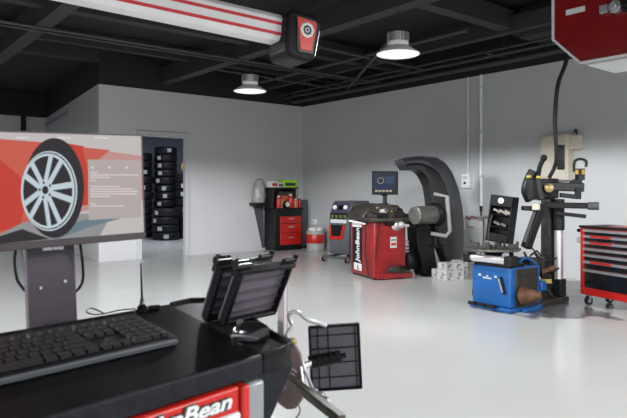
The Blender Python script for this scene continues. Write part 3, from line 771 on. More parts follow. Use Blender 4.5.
# ================================================================== TYRE CHANGER
o = ground(472, 306)
t = thing('tyre_changer', 'blue tyre changer with round turntable, steel column and black arms', 'tyre changer', (o.x, o.y, 0), camrz(.586, -.81))
L, _ = localizer(t)
fwid, dep, fh = .57, .60, .535
mb = MB(); mb.prism([(0, .05), (fwid, .05), (fwid, fh), (0, fh)], (0, dep, 0), (1, 0, 0), (0, 0, 1), dep); body = mb.build('body', 'blue', t, bevel=.02, seg=3)
mb = MB(); mb.bx((-.02, -.03, .0), (fwid+.02, dep+.02, .05)); mb.build('base_frame', 'blue', t, bevel=.01)
mb = MB(); mb.bx((fwid-.02, .10, .04), (fwid+.012, dep-.06, fh-.02)); mb.build('side_panel', 'grease', t, bevel=.01, label='dark greasy side panel')
mb = MB(); mb.use('light_grey')
for x, s_ in ((.12, .03), (.24, .022), (.36, .026)): mb.prism([(0, 0), (s_*1.6, 0), (s_*1.2, s_), (s_*.3, s_*.8)], (x-.02, -.002, .40), (1, 0, 0), (0, 0, 1), .004)
mb.bx((.17, -.005, .375), (.30, .001, .39)); mb.build('icons', None, body, label='small pale pictograms')
mb = MB(); mb.use('black_metal'); mb.bar((.44, -.02, .42), (.50, -.02, .22), .035, .03, up=(0, 1, 0)); mb.use('silver'); mb.bar((.43, -.03, .40), (.485, -.03, .24), .018, .02, up=(0, 1, 0)); mb.build('pry_bar', None, t, label='dark lever clipped on the blue front')
for x in (.08, .22, .36):
    mb = MB(); mb.bx((x-.05, -.12, .045), (x+.05, .02, .065)); mb.bx((x-.05, -.12, .06), (x+.05, -.08, .085)); mb.build('pedal', 'black_metal', t, bevel=.005)
mb = MB(); mb.bx((-.04, .05, .12), (.0, .12, .2)); mb.build('air_valve', 'black_metal', t)
# turntable
tc = Vector((.205, .16, 0))
mb = MB(); mb.lathe((tc.x, tc.y, 0), [(.10, fh-.01), (.12, fh+.03), (.10, .66), (.14, .70)]); mb.build('table_post', 'black_metal', t)
mb = MB(); mb.lathe((tc.x, tc.y, 0), [(.15, .70), (.315, .715), (.33, .725), (.33, .742), (.315, .75), (.10, .755), (.02, .755)], n=40); mb.build('turntable', 'table_steel', t)
for a in (.4, .4+PI/2, .4+PI, .4+3*PI/2):
    mb = MB(); dx, dy = math.cos(a), math.sin(a)
    mb.box((tc.x+dx*.24, tc.y+dy*.24, .775), (.12, .06, .05), rz=a); mb.box((tc.x+dx*.29, tc.y+dy*.29, .81), (.03, .055, .05), rz=a); mb.build('clamp_jaw', 'grease', t, bevel=.006)
mb = MB(); mb.cyl((.03, -.06, .625), (.60, -.06, .625), .046, n=28); mb.build('cylinder', 'chrome', t, label='bright horizontal clamping cylinder')
for x in (0.0, .61):
    mb = MB(); mb.bx((x-.05, -.12, .565), (x+.05, .03, .685)); mb.build('cylinder_end', 'black_metal', t, bevel=.01)
mb = MB(); mb.bx((.03, -.0, .53), (.56, .3, .58)); mb.build('table_bracket', 'black_metal', t, bevel=.006)
# rusty bead breaker cone on the side
c = Vector((fwid+.035, .17, .20)); d_ = c+Vector((1, .2, .12))
mb = MB(); mb.lathe(c, [(.08, -.02), (.105, 0), (.11, .02), (.085, .08), (.06, .18), (.025, .24)], axis=(d_-c), n=24); mb.build('bead_breaker_cone', 'rust', t, label='rusty brown cone on the side')
mb = MB(); mb.bar(L(533, 291, 7.5), L(552, 284, 7.8), .05, .05); mb.bar(L(545, 287, 7.6), L(552, 296, 7.6), .04, .04); mb.build('bead_breaker_arm', 'black_metal', t, bevel=.006)
mb = MB(); mb.prism([(0, 0), (.06, 0), (.06, .05), (0, .05)], L(517, 311, 7.2), (L(535, 305, 7.65)-L(517, 311, 7.2)).normalized(), (0, 0, 1), .25); mb.build('side_foot', 'blue', t) if False else mb.bm.free()
mb = MB(); mb.bx((fwid+.02, .16, 0), (fwid+.10, dep-.12, .05)); mb.build('side_foot', 'blue', t, bevel=.01)
# rear frame and column
colp = L(548, 200, 8.0); cyp = L(558.5, 230, 7.92)
mb = MB(); mb.bx((colp.x-.10, dep+.03, .0), (colp.x+.22, colp.y+.14, .07)); mb.build('rear_frame', 'grease', t, bevel=.01)
mb = MB(); mb.bx((colp.x-.065, colp.y-.07, .05), (colp.x+.065, colp.y+.07, 1.50)); mb.build('column', 'grease', t, bevel=.01)
mb = MB(); mb.cyl((cyp.x, cyp.y, .30), (cyp.x, cyp.y, .94), .062, n=28); mb.build('ram', 'chrome', t, label='shiny upright cylinder beside the column')
mb = MB(); mb.cyl((cyp.x, cyp.y, .94), (cyp.x, cyp.y, 1.35), .075, n=24); mb.build('ram_housing', 'black_metal', t, bevel=.01)
mb = MB(); mb.bx((cyp.x-.07, cyp.y-.07, .07), (cyp.x+.07, cyp.y+.07, .301)); mb.build('ram_foot', 'black_metal', t, bevel=.01)
# upper arms
mb = MB(); mb.bar(L(536, 186, 7.9), L(583, 187.5, 7.85), .12, .115); mb.bx((colp.x-.1, colp.y-.1, 1.36), (colp.x+.1, colp.y+.1, 1.62)); mb.build('upper_arm', 'black_metal', t, bevel=.012)
mb = MB(); mb.bar(L(543, 205, 7.8), L(597, 206, 7.6), .07, .075); mb.build('helper_arm', 'black_metal', t, bevel=.01)
mb = MB(); mb.cyl(L(588, 206, 7.63), L(599, 206, 7.58), .05, n=16); mb.build('helper_roller', 'dark_grey', t)
mb = MB(); mb.bar(L(556, 213, 7.8), L(586, 216.5, 7.7), .05, .05); mb.build('press_arm', 'black_metal', t, bevel=.008)
mb = MB(); mb.bar(L(560, 195, 7.8), L(578, 197, 7.8), .05, .06); mb.cyl(L(578, 188, 7.8), L(578, 199, 7.8), .04, n=14); mb.build('arm_link', 'black_metal', t, bevel=.006)
# diagonal mast
mb = MB(); mb.bar(L(541, 205, 7.75), L(526, 248, 7.65), .10, .11); mb.build('diagonal_arm', 'black_metal', t, bevel=.012)
mb = MB(); mb.bar(L(534.5, 212, 7.64), L(524.5, 242, 7.54), .035, .02); mb.build('slide_rail', 'dark_grey', t)
# mount head with handle
mb = MB(); mb.tube([L(529, 200, 7.8), L(525.5, 190, 7.75), L(529, 178, 7.75), L(533, 171, 7.75)], .055, 12); mb.build('head_arm', 'black_metal', t)
mb = MB(); mb.bar(L(531, 176, 7.72), L(533, 200, 7.7), .12, .09); mb.bar(L(536, 178, 7.74), L(541, 200, 7.74), .08, .08); mb.bar(L(522, 208, 7.7), L(538, 209, 7.7), .09, .06); mb.build('mount_head', 'black_metal', t, bevel=.012)
mb = MB(); mb.tube([L(538, 176, 7.72), L(540, 166, 7.7), L(543.5, 158.5, 7.68)], .03, 12); mb.ball(L(543.8, 158, 7.68), .045, 14); mb.build('handle', 'black_plastic', t, label='black lever handle pointing up')
mb = MB(); c = L(549, 188, 7.75); mb.lathe(c, [(.03, -.02), (.06, 0), (.055, .04), (.02, .06)], axis=L(549, 188, 7.0)-c, n=20); mb.build('brass_valve', 'brass', t, label='brass round valve knob')
for px, py in ((529, 176.5), (539, 177)):
    mb = MB(); c = L(px, py, 7.62); mb.box(c, (.05, .04, .03)); mb.build('yellow_mark', 'yellow', t)
mb = MB(); c = L(536, 207, 7.6); mb.box(c, (.09, .06, .08)); mb.build('tool_tip', 'beige', t, bevel=.012)
# air filter bottle
mb = MB(); c = L(580, 174, 7.85); mb.cyl(c+Vector((0, 0, -.08)), c+Vector((0, 0, .07)), .062, n=20); mb.cyl(c+Vector((0, 0, -.14)), c+Vector((0, 0, -.08)), .03, n=14); mb.bar(c+Vector((0, 0, -.06)), L(570, 184, 7.9), .06, .06); fl = mb.build('air_filter', 'black_gloss', t)
for px in (577, 583.5):
    mb = MB(); mb.box(L(px, 172, 7.78), (.03, .03, .06)); mb.build('filter_window', 'amber', fl, label='amber sight window')
mb = MB(); mb.tube([L(574, 172, 7.85), L(574.5, 162, 7.85), L(580, 159, 7.85), L(586, 161, 7.85), L(586, 167, 7.85)], .018, 8); mb.build('filter_hose', 'rubber', fl)
# loose hoses and linkage at the foot
for pts, r_, k in (([(530, 262, 7.6), (538, 258, 7.6), (548, 262, 7.7), (556, 258, 7.8)], .012, 'rubber'), ([(528, 270, 7.6), (540, 266, 7.7), (550, 272, 7.8), (559, 268, 7.8)], .012, 'rubber'),
                 ([(524, 252, 7.5), (532, 268, 7.5), (540, 282, 7.6), (548, 286, 7.8)], .014, 'rubber'), ([(532, 248, 7.6), (541, 262, 7.6), (536, 280, 7.6)], .010, 'rubber'), ([(519, 262, 7.3), (526, 258, 7.4), (536, 264, 7.5)], .016, 'blue')):
    mb = MB(); mb.tube([L(*p) for p in pts], r_, 8); mb.build('hose', k, t)
mb = MB(); mb.bar(L(540, 281.5, 7.6), L(551, 281, 7.6), .04, .05); mb.build('yellow_guard', 'yellow', t)
mb = MB(); mb.bx((fwid-.35, dep-.02, .38), (fwid-.06, dep+.2, .60)); mb.build('gear_housing', 'grease', t, bevel=.02)
mb = MB(); mb.bx((fwid-.12, dep+.003, .20), (fwid+.02, dep+.12, .33)); mb.build('air_tank', 'blue', t, bevel=.02)
rl = random.Random(5)
for i in range(12):
    x0_, y0_ = rl.uniform(524, 544), rl.uniform(252, 284); D_ = rl.uniform(7.5, 7.85)
    mb = MB()
    if i % 2: mb.bar(L(x0_, y0_, D_), L(x0_+rl.uniform(5, 14), y0_+rl.uniform(-8, 6), D_+.05), .03, rl.uniform(.02, .05)); mb.build('linkage', rl.choice(['grease', 'black_metal', 'table_steel', 'rust']), t, bevel=.004)
    else: mb.tube([L(x0_, y0_, D_), L(x0_+5, y0_-rl.uniform(-3, 7), D_), L(x0_+10, y0_+rl.uniform(-3, 6), D_), L(x0_+15, y0_+rl.uniform(-6, 4), D_+.1)], .011, 8); mb.build('hose', rl.choice(['rubber', 'rubber', 'grease']), t)
# tool holder rack
a = L(502, 219, 7.75)
rk = Matrix.Rotation(R(8), 3, 'Y')
bx = Vector((1, 0, 0))
q = a
camdir = (L(502, 219, 7.0)-a).normalized(); yaxis = Vector((-camdir.x, -camdir.y, 0)).normalized(); xaxis = Vector((yaxis.y, -yaxis.x, 0))
roll = R(7); zax = (Vector((0, 0, 1))*math.cos(roll)+xaxis*math.sin(roll)); xax = (xaxis*math.cos(roll)-Vector((0, 0, 1))*math.sin(roll))
rtm = Matrix((xax, yaxis, zax)).transposed() @ Matrix.Rotation(R(-22), 3, 'Z')
def rb(mb, c, d): mb.box(q + rtm @ Vector(c), d, rot=rtm)
mb = MB()
rb(mb, (0, .10, 0), (.30, .02, .60)); rb(mb, (-.14, 0, 0), (.02, .2, .60)); rb(mb, (.14, 0, 0), (.02, .2, .60)); rb(mb, (0, 0, -.29), (.30, .2, .02)); rb(mb, (0, 0, .23), (.30, .2, .14)); rb(mb, (0, 0, -.11), (.28, .2, .014)); rb(mb, (0, 0, .05), (.28, .2, .014)); rb(mb, (0, -.02, -.24), (.28, .17, .1))
rack = mb.build('tool_holder', 'black_plastic', t, bevel=.01)
mb = MB(); c = q + rtm @ Vector((.0, -.10, .235)); ax = rtm @ Vector((0, -1, 0)); mb.cyl(c, c+ax*.02, .036, n=20); mb.build('gauge', 'white', rack, label='small white round gauge')
for (x, z, l) in ((-.06, .10, .1), (.03, .09, .13), (.08, .1, .08), (-.04, -.06, .09), (.05, -.07, .07)):
    mb = MB(); c = q + rtm @ Vector((x, -.03, z)); mb.box(c, (l, .05, .03), rot=rtm @ Matrix.Rotation(R(20), 3, 'Y')); mb.build('stored_tool', 'table_steel' if z > 0 else 'dark_grey', rack)
mb = MB(); p = q+rtm @ Vector((.12, .08, -.28)); mb.bar(p, Vector((p.x, p.y+.02, .58)), .04, .04); mb.bar(Vector((p.x, p.y+.02, .6)), Vector((.4, dep-.05, .56)), .05, .05); mb.build('rack_post', 'black_metal', t)
mb = MB(); mb.tube([L(492, 215, 7.6), L(489, 228, 7.55), L(488.5, 240, 7.5)], .012, 8); mb.build('air_line', 'rubber', t)
mb = MB(); mb.tube([L(495, 250, 7.3), L(497, 243, 7.3), L(503, 240, 7.35), L(505, 247, 7.35)], .014, 8); mb.build('inflator_hose', 'rubber', t)

# ================================================================== TOOL CHEST (right)
o = c2w((580-CX)/F*7.73, 7.73)
t = thing('roller_tool_chest', 'red and black roller tool chest with silver drawer handles at the right edge', 'tool chest', (o.x, o.y, 0), camrz(.37, -.93))
cw, cdp, zb, zt = .92, .48, .135, .985
mb = MB(); mb.bx((0, 0, zb), (cw, cdp, zt)); mb.build('carcass', 'red', t, bevel=.012)
mb = MB(); mb.bx((-.012, -.015, zt), (cw+.012, cdp+.01, zt+.03)); mb.build('top_tray', 'black_plastic', t, bevel=.008)
mb = MB(); mb.bx((.35, .05, zt+.028), (cw-.1, cdp-.1, zt+.036)); mb.build('top_mat', 'red_dark', t)
zs = [(.905, .975), (.825, .90), (.745, .82), (.665, .74), (.58, .66), (.475, .575), (.235, .47)]
for i, (a_, b_) in enumerate(zs):
    mb = MB(); mb.bx((.085, -.016, a_), (cw-.06, .004, b_)); dr = mb.build('drawer', 'black_gloss', t, bevel=.004)
    mb = MB(); mb.prism([(-.018, b_-.036), (-.040, b_-.034), (-.046, b_-.006), (-.018, b_-.001)], (.085, 0, 0), (0, 1, 0), (0, 0, 1), cw-.145); mb.build('handle', 'silver', dr, label='full width silver handle')
    if i in (1, 2, 5):
        mb = MB(); mb.bx((.20, -.048, b_-.028), (.52, -.04, b_-.004)); mb.build('name_strip', 'red', dr, label='red name strip')
mb = MB(); mb.cyl((-.0, .10, zt-.04), (-.07, .10, zt-.04), .02, n=12); mb.cyl((-.0, .38, zt-.04), (-.07, .38, zt-.04), .02, n=12); mb.cyl((-.07, .04, zt-.04), (-.07, .44, zt-.04), .024, n=14); mb.build('push_handle', 'black_plastic', t)
mb = MB(); mb.bx((-.09, .03, zt-.20), (-.002, .09, zt-.13)); mb.build('side_latch', 'silver', t, bevel=.01)
for x, y in ((.08, .06), (cw-.08, .06), (.08, cdp-.06), (cw-.08, cdp-.06)): caster(x, y, .055, t, zb)

# ================================================================== ALIGNMENT CONSOLE (foreground)
ZD = 1.165
c0 = c2w(-.09, 1.052)
t = thing('alignment_console', 'black and red alignment console cart in the left foreground', 'console cart', (c0.x, c0.y, 0), camrz(.653, .757))
con_rz = t.rotation_euler.z
L, LW = localizer(t)
con = t
ZA = Vector((0, 0, 1))
mb = MB(); mb.prism([(-.95, 0), (0, 0), (.175, .513), (-.95, .513)], (0, 0, ZD-.012), (1, 0, 0), (0, 1, 0), .012); mb.build('desktop', 'desk_top', t, bevel=.002)
mb = MB(); mb.bx((-.95, -.004, ZD-.036), (-.001, .02, ZD-.0005)); mb.build('front_lip', 'lip_grey', t, bevel=.004)
mb = MB(); mb.prism([(-.93, .021), (-.02, .021), (.13, .49), (-.93, .49)], (0, 0, .12), (1, 0, 0), (0, 1, 0), ZD-.0125-.12); mb.build('cabinet', 'black_metal', t)
mb = MB(); mb.bx((-.042, -.008, .12), (-.001, .02, ZD-.042)); mb.build('corner_post', 'post_silver', t, bevel=.006)
mb = MB(); mb.cyl((-.045, .004, ZD-.037), (-.010, .004, ZD-.037), .006, n=10); mb.build('hinge', 'black_gloss', t)
z = ZD-.038
for i, hgt in enumerate((.22, .25, .25, .25)):
    mb = MB(); mb.bx((-.9, -.012, z-hgt+.006), (-.064, .02, z)); dr = mb.build('drawer', 'red_drawer', t, bevel=.004)
    mb = MB(); mb.bx((-.062, -.018, z-hgt+.006), (-.045, .015, z)); mb.build('drawer_edge', 'red_drawer', dr, bevel=.004)
    mb = MB(); mb.bx((-.88, -.022, z-.053), (-.068, -.010, z-.0385)); mb.build('drawer_handle', 'white_alu', dr, bevel=.005)
    if i == 0:
        mb = MB()
        mb.use('logo_dark'); add_text(mb, 'JohnBean', .033, (-.274, -.0125, z-.0285), (1, 0, 0), (0, 0, 1), .003, .0026, .25, 1.0, fit=.190)
        mb.use('white'); add_text(mb, 'JohnBean', .033, (-.274, -.0155, z-.0285), (1, 0, 0), (0, 0, 1), .0015, .0008, .25, 1.0, fit=.190)
        mb.build('name_lettering', None, dr, label='white outlined lettering on the red drawer')
    z -= hgt
for x, y in ((-.85, .08), (-.1, .08), (-.85, .42), (.05, .42)): caster(x, y, .055, t, .125)
# right wing tray with tapered bracket
wing = [(.002, 0.0), (.055, .0), (.085, .010), (.102, .035), (.125, .10), (.295, .42), (.290, .49), (.25, .53), (.178, .513)]
mb = MB(); mb.prism(wing, (0, 0, ZD-.036), (1, 0, 0), (0, 1, 0), .032); mb.build('side_tray', 'black_plastic', t, bevel=.004)
mb = MB()
wi = [(x*.93+.006, y*.96+.008) for x, y in wing]
for (a, b) in zip(wing, wing[1:]):
    mb.bar((a[0], a[1], ZD-.002), (b[0], b[1], ZD-.002), .008, .012)
mb.build('tray_rim', 'black_plastic', t, bevel=.002)
mb = MB()
mb.prism([(.0, 0), (.092, 0), (.088, -.02), (.030, -.095), (.024, -.15), (.0, -.15)], (0.0, .03, ZD-.034), (1, 0, 0), (0, 0, 1), .02)
mb.prism([(.0, 0), (.092, 0), (.088, -.02), (.030, -.095), (.024, -.15), (.0, -.15)], (0.03, .13, ZD-.034), (1, 0, 0), (0, 0, 1), .02)
mb.bx((.0, .012, ZD-.18), (.024, .13, ZD-.034))
mb.build('tray_bracket', 'lip_grey', t, bevel=.004)

# antenna on desk
a = at(142, 311, 1.43)
t = thing('antenna', 'thin black antenna rod with round magnetic base behind the keyboard', 'antenna', (a.x, a.y, ZD), 0)
mb = MB(); mb.lathe((0, 0, 0), [(.016, 0), (.0165, .004), (.010, .012), (.006, .018), (.004, .03)], n=20); mb.build('base', 'black_gloss', t)
mb = MB(); mb.cyl((0, 0, .028), (-.003, 0, .115), .0028, .0016, n=10); mb.build('rod', 'black_plastic', t)
la, _ = localizer(t)
mb = MB(); mb.tube([(0, .012, .004), (-.04, .03, .003), (-.10, .01, .003), (-.13, .0, .014), (-.11, .03, .016), (-.085, .012, .003)], .0016, 6); mb.build('cable', 'black_plastic', t)
mb = MB(); mb.bx((.016, -.004, 0), (.045, .008, .01)); mb.build('plug', 'black_plastic', t, bevel=.002)

# keyboard
kl = Vector((-.056, .168)) # front right corner in console coordinates
def con_world(x, y, z): return Matrix.Translation(con.location) @ Matrix.Rotation(con_rz, 4, 'Z') @ Vector((x, y, z))
kw = con_world(kl.x, kl.y, ZD)
t = thing('keyboard', 'black full size keyboard lying on the console desktop', 'keyboard', kw, con_rz)
tilt = math.atan2(.024, .14); kt = Matrix.Rotation(tilt, 3, 'X')
def kp(x, y, z): return kt @ Vector((x, y, z)) + Vector((0, 0, .0))
KW, KD = .445, .150
mb = MB(); mb.box(kp(-KW/2, KD/2, .008), (KW, KD, .013), rot=kt); mb.box((-KW+.05, KD-.02, .012), (.03, .012, .024)); mb.box((-.05, KD-.02, .012), (.03, .012, .024)); mb.build('case', 'black_plastic', t, bevel=.004)
mb = MB(); mb.box(kp(-KW/2, -.002, .007), (KW-.006, .006, .010), rot=kt); mb.build('front_edge', 'slate', t, bevel=.002)
p_ = .0188
keys = []
def row(y, widths, x0):
    x = x0
    for w_k in widths:
        if w_k > 0: keys.append((x+w_k*p_/2, y, w_k*p_))
        x += abs(w_k)*p_
xs = -KW+.012
rows = [
    (.132, [1, -1, 1, 1, 1, 1, -.5, 1, 1, 1, 1, -.5, 1, 1, 1, 1, -.25, 1, 1, 1, -.25, 1, 1, 1, 1]),
    (.109, [1]*13+[2, -.25, 1, 1, 1, -.25, 1, 1, 1, 1]),
    (.090, [1.5]+[1]*12+[1.5, -.25, 1, 1, 1, -.25, 1, 1, 1, 1]),
    (.071, [1.75]+[1]*11+[2.25, -.25, -1, -1, -1, -.25, 1, 1, 1, 1]),
    (.052, [2.25]+[1]*10+[2.75, -.25, -1, 1, -1, -.25, 1, 1, 1, 1]),
    (.033, [1.25, 1.25, 1.25, 6.25, 1.25, 1.25, 1.25, 1.25, -.25, 1, 1, 1, -.25, 2, 1, 1])]
for y, ws in rows: row(y-.014, ws, xs)
keys.sort(key=lambda k: -k[0])
def keyshape(mb, x, y, w_k):
    hw, hd = w_k/2-.0012, .0078
    A = [kp(x+sx*hw, y+sy*hd, .0135) for sx, sy in ((-1, -1), (1, -1), (1, 1), (-1, 1))]
    B = [kp(x+sx*(hw-.002), y+sy*(hd-.002)+.0007, .0215) for sx, sy in ((-1, -1), (1, -1), (1, 1), (-1, 1))]
    a = [mb.v(p) for p in A]; b = [mb.v(p) for p in B]
    mb._f(a[::-1]); mb._f(b)
    for i in range(4): mb._f([a[i], a[(i+1) % 4], b[(i+1) % 4], b[i]])
rest = MB()
for i, (x, y, w_k) in enumerate(keys):
    if i < 96: mb = MB(); keyshape(mb, x, y, w_k); mb.build('key', 'key', t)
    else: keyshape(rest, x, y, w_k)
rest.build('key_block', 'key', t, kind='stuff')

# mouse
a = ground(250, 338, ZD); 
t = thing('computer_mouse', 'glossy black computer mouse on the side tray of the console', 'mouse', (a.x, a.y, ZD), con_rz+R(20))
t.scale = (.8, .8, .85)
mb = MB(); rs = []
for s_ in range(13):
    u_ = s_/12; y = -.05+.10*u_; hw = .031*math.sqrt(max(.0, 1-(abs(2*u_-1))**2.6))+.002; hz = .036*math.sqrt(max(0, 1-(abs(2*u_-.86)/1.15)**2.4))*(1 if u_ < .9 else .9)+.003
    rs.append([mb.v((hw*math.cos(PI*k/10), y, hz*math.sin(PI*k/10)**.8)) for k in range(11)])
for r0, r1 in zip(rs, rs[1:]):
    for i in range(10): mb._f([r0[i], r0[i+1], r1[i+1], r1[i]])
    mb._f([r0[10], r0[0], r1[0], r1[10]])
mb._f(rs[0]); mb._f(rs[-1][::-1])
mb.build('shell', 'black_gloss', t)
mb = MB(); mb.cyl((-.004, .028, .033), (.004, .028, .033), .008, n=14); mb.build('scroll_wheel', 'dark_grey', t)
mb = MB(); mb.tube([(-.03, -.035, .008), (-.036, 0, .012), (-.030, .035, .008)], .003, 6); mb.tube([(.03, -.035, .008), (.036, 0, .012), (.030, .035, .008)], .003, 6); mb.build('side_grip', 'slate', t)

# ---- monitor on its post
mx = Vector((.753, .658)); mdir = camrz(.753, .658)
mc = c2w(-.5775, 1.33)
zm = 1.4545
t = thing('monitor', 'flat computer monitor showing a car wheel, on a post behind the console', 'monitor', (mc.x, mc.y, 0), mdir)
L, LW = localizer(t)
roll = R(-1.9)
rm = Matrix.Rotation(roll, 3, 'Y')
def mp(x, y, z): return rm @ Vector((x, y, z)) + Vector((0, 0, zm))
def mbox(mb, x0, x1, y0, y1, z0, z1): mb.box(mp((x0+x1)/2, (y0+y1)/2, (z0+z1)/2), (x1-x0, y1-y0, z1-z0), rot=rm)
mw, mh = .428, .2545
mb = MB(); mbox(mb, -mw/2, mw/2, 0, .022, -mh/2, mh/2); mbox(mb, -.12, .12, .02, .045, -.09, .08); hs_ = mb.build('housing', 'bezel', t, bevel=.002)
mb = MB(); mbox(mb, -mw/2, mw/2, -.004, .002, -mh/2, -mh/2+.0165); mb.build('chin', 'bezel', hs_, bevel=.0015)
mb = MB(); mbox(mb, -mw/2, mw/2, -.002, .002, mh/2-.0035, mh/2); mbox(mb, mw/2-.003, mw/2, -.002, .002, -mh/2+.0165, mh/2-.0035); mbox(mb, -mw/2, -mw/2+.003, -.002, .002, -mh/2+.0165, mh/2-.0035); mb.build('bezel', 'bezel', hs_)
# picture shown on the screen
ivr = rm.inverted()
cam_l = LW((0, 0, H))
def sp(px, py):
    d = LW(at(px, py, 1.0)) - cam_l
    o_ = ivr @ (cam_l - Vector((0, 0, zm))); d_ = ivr @ d
    s_ = -o_.y/d_.y; p = o_ + d_*s_
    return (p.x, p.z)
mb = MB(); lay = [0]
x0, x1, zz0, zz1 = -mw/2+.003, mw/2-.003, -mh/2+.0165, mh/2-.0035
def clampp(p): return (min(max(p[0], x0), x1), min(max(p[1], zz0), zz1))
def poly(k, pts, px=True):
    lay[0] += 1; mb.use(k); y = -.0002-.00004*lay[0]
    P = [clampp(sp(*p)) if px else p for p in pts]
    mb._f([mb.v(mp(x, y, z)) for x, z in P])
def ell(cx, cy, rx, ry, n=40, a0=0, a1=2*PI): return [(cx+rx*math.cos(a0+(a1-a0)*i/n), cy+ry*math.sin(a0+(a1-a0)*i/n)) for i in range(n)]
poly('scr_white', [(x0, zz0), (x1, zz0), (x1, zz1), (x0, zz1)], False)
poly('scr_pink', [(70, 146), (143, 156), (143, 200), (70, 214)])
poly('scr_red_light', [(70, 146), (110, 150), (96, 162), (88, 176), (70, 200)])
poly('scr_white', [(112, 214), (143.5, 205), (143.5, 236), (100, 236)])
poly('scr_red_light', [(-60, 140), (0, 139), (40, 142), (84, 146), (84, 172), (60, 200), (20, 236), (-60, 240)])
poly('scr_red', [(-60, 150), (0, 160), (20, 176), (26, 200), (20, 228), (-60, 238)])
poly('scr_red', [(66, 143), (82, 146), (88, 172), (88, 205), (78, 206), (80, 170)])
poly('scr_road', [(-60, 238), (0, 234), (24, 222), (80, 214), (112, 213), (100, 240), (-60, 262)])
poly('scr_teal', [(50, 238), (75, 222), (100, 217), (122, 218), (86, 228), (58, 240)])
poly('scr_dark', ell(54, 188, 30, 50))
poly('scr_dark', [(-60, 240), (0, 236), (22, 229), (50, 239), (0, 245), (-60, 250)])
poly('scr_tyre', ell(55, 191, 27.2, 44))
poly('scr_rim', ell(49, 191, 28.2, 40))
poly('scr_tyre', ell(48.6, 191, 27, 38.6))
poly('scr_rim', ell(48, 191, 26.6, 37.6))
poly('scr_dark', ell(47.6, 191, 24.6, 35))
hub = (45, 190)
for i in range(5):
    a = 2*PI*i/5 - 1.22
    for da in (-.22, .22):
        b = a+da
        e1 = (47.6+25.2*math.cos(b-.085), 191+35.6*math.sin(b-.085)); e2 = (47.6+25.2*math.cos(b+.105), 191+35.6*math.sin(b+.105))
        h1 = (hub[0]+6*math.cos(a+da*1.5-.35), hub[1]+8*math.sin(a+da*1.5-.35)); h2 = (hub[0]+6*math.cos(a+da*1.5+.35), hub[1]+8*math.sin(a+da*1.5+.35))
        poly('scr_rim', [h1, e1, e2, h2])
        m1 = ((h2[0]+e2[0])/2, (h2[1]+e2[1])/2)
        poly('scr_rim_shade', [h2, e2, (e2[0]-.9*math.cos(b)+.9*math.sin(b), e2[1]-.9*math.sin(b)-.9*math.cos(b))])
poly('scr_rim', ell(hub[0], hub[1], 7.5, 10, 24))
poly('scr_dark', ell(hub[0], hub[1], 3.2, 4.2, 20))
for i in range(5):
    a = 2*PI*i/5-.6; poly('scr_dark', ell(hub[0]+5.6*math.cos(a), hub[1]+7.6*math.sin(a), 1.1, 1.4, 12))
poly('scr_panel', [(87.5, 159.5), (141, 160.5), (141, 217), (88.5, 220)])
for i, (a_, l_) in enumerate([(172, 8), (174.5, 48), (177, 20), (180, 6), (186, 30), (188.5, 44), (191, 48), (193.5, 46), (196, 20), (203.5, 5), (205.5, 34)]):
    poly('scr_text', [(90, a_), (90+l_, a_), (90+l_, a_+.9), (90, a_+.9)])
for x in (92, 109, 126): poly('scr_text', ell(x, 167.5, 1.2, 1.2, 10))
for x in (16, 57, 94): poly('scr_text', [(x, 137), (x+13, 137.3), (x+13, 138.6), (x, 138.4)])
mb.build('screen', None, hs_, label='lit screen with a red car and alloy wheel')
# post
mb = MB()
pr = Matrix.Rotation(R(-2.4), 3, 'Y')
pc = LW(at(58, 270, 1.385))
mb.box((pc.x+.005, pc.y+.012, (zm-.02+.14)/2+.03), (.108, .024, zm-.02-.14), rot=pr); mb.build('post', 'purple_grey', t, bevel=.003)
mb = MB(); mb.bx((-.16, .05, .0), (.16, .16, .04)); mb.bx((-.06, .04, .03), (.06, .12, .19)); mb.build('post_foot', 'black_metal', t, bevel=.004)
for px, py in ((36.8, 286.5), (68, 282)):
    mb = MB(); c = LW(at(px, py, 1.36)); yv = pc.y
    c = LW(at(px, py, 1.38)); mb.cyl((c.x, pc.y-.003, c.z), (c.x, pc.y+.002, c.z), .0034, n=12); mb.build('screw', 'chrome', t)
mb = MB(); c = LW(at(55, 248.5, 1.36)); mb.box((c.x, pc.y-.006, c.z), (.045, .012, .01)); mb.box((c.x+.006, pc.y-.013, c.z), (.018, .004, .008)); mb.build('connector', 'silver', t, bevel=.001)
for pts in ([(16, 246, 1.33), (14.5, 262, 1.35), (17, 279, 1.38), (22, 287, 1.39), (27, 293, 1.40)], [(80, 243, 1.40), (82.5, 262, 1.41), (83, 278, 1.43), (80, 287, 1.43), (75, 292, 1.43)]):
    mb = MB(); mb.tube([LW(at(*p)) for p in pts], .0034, 8); mb.build('cable', 'rubber', t)

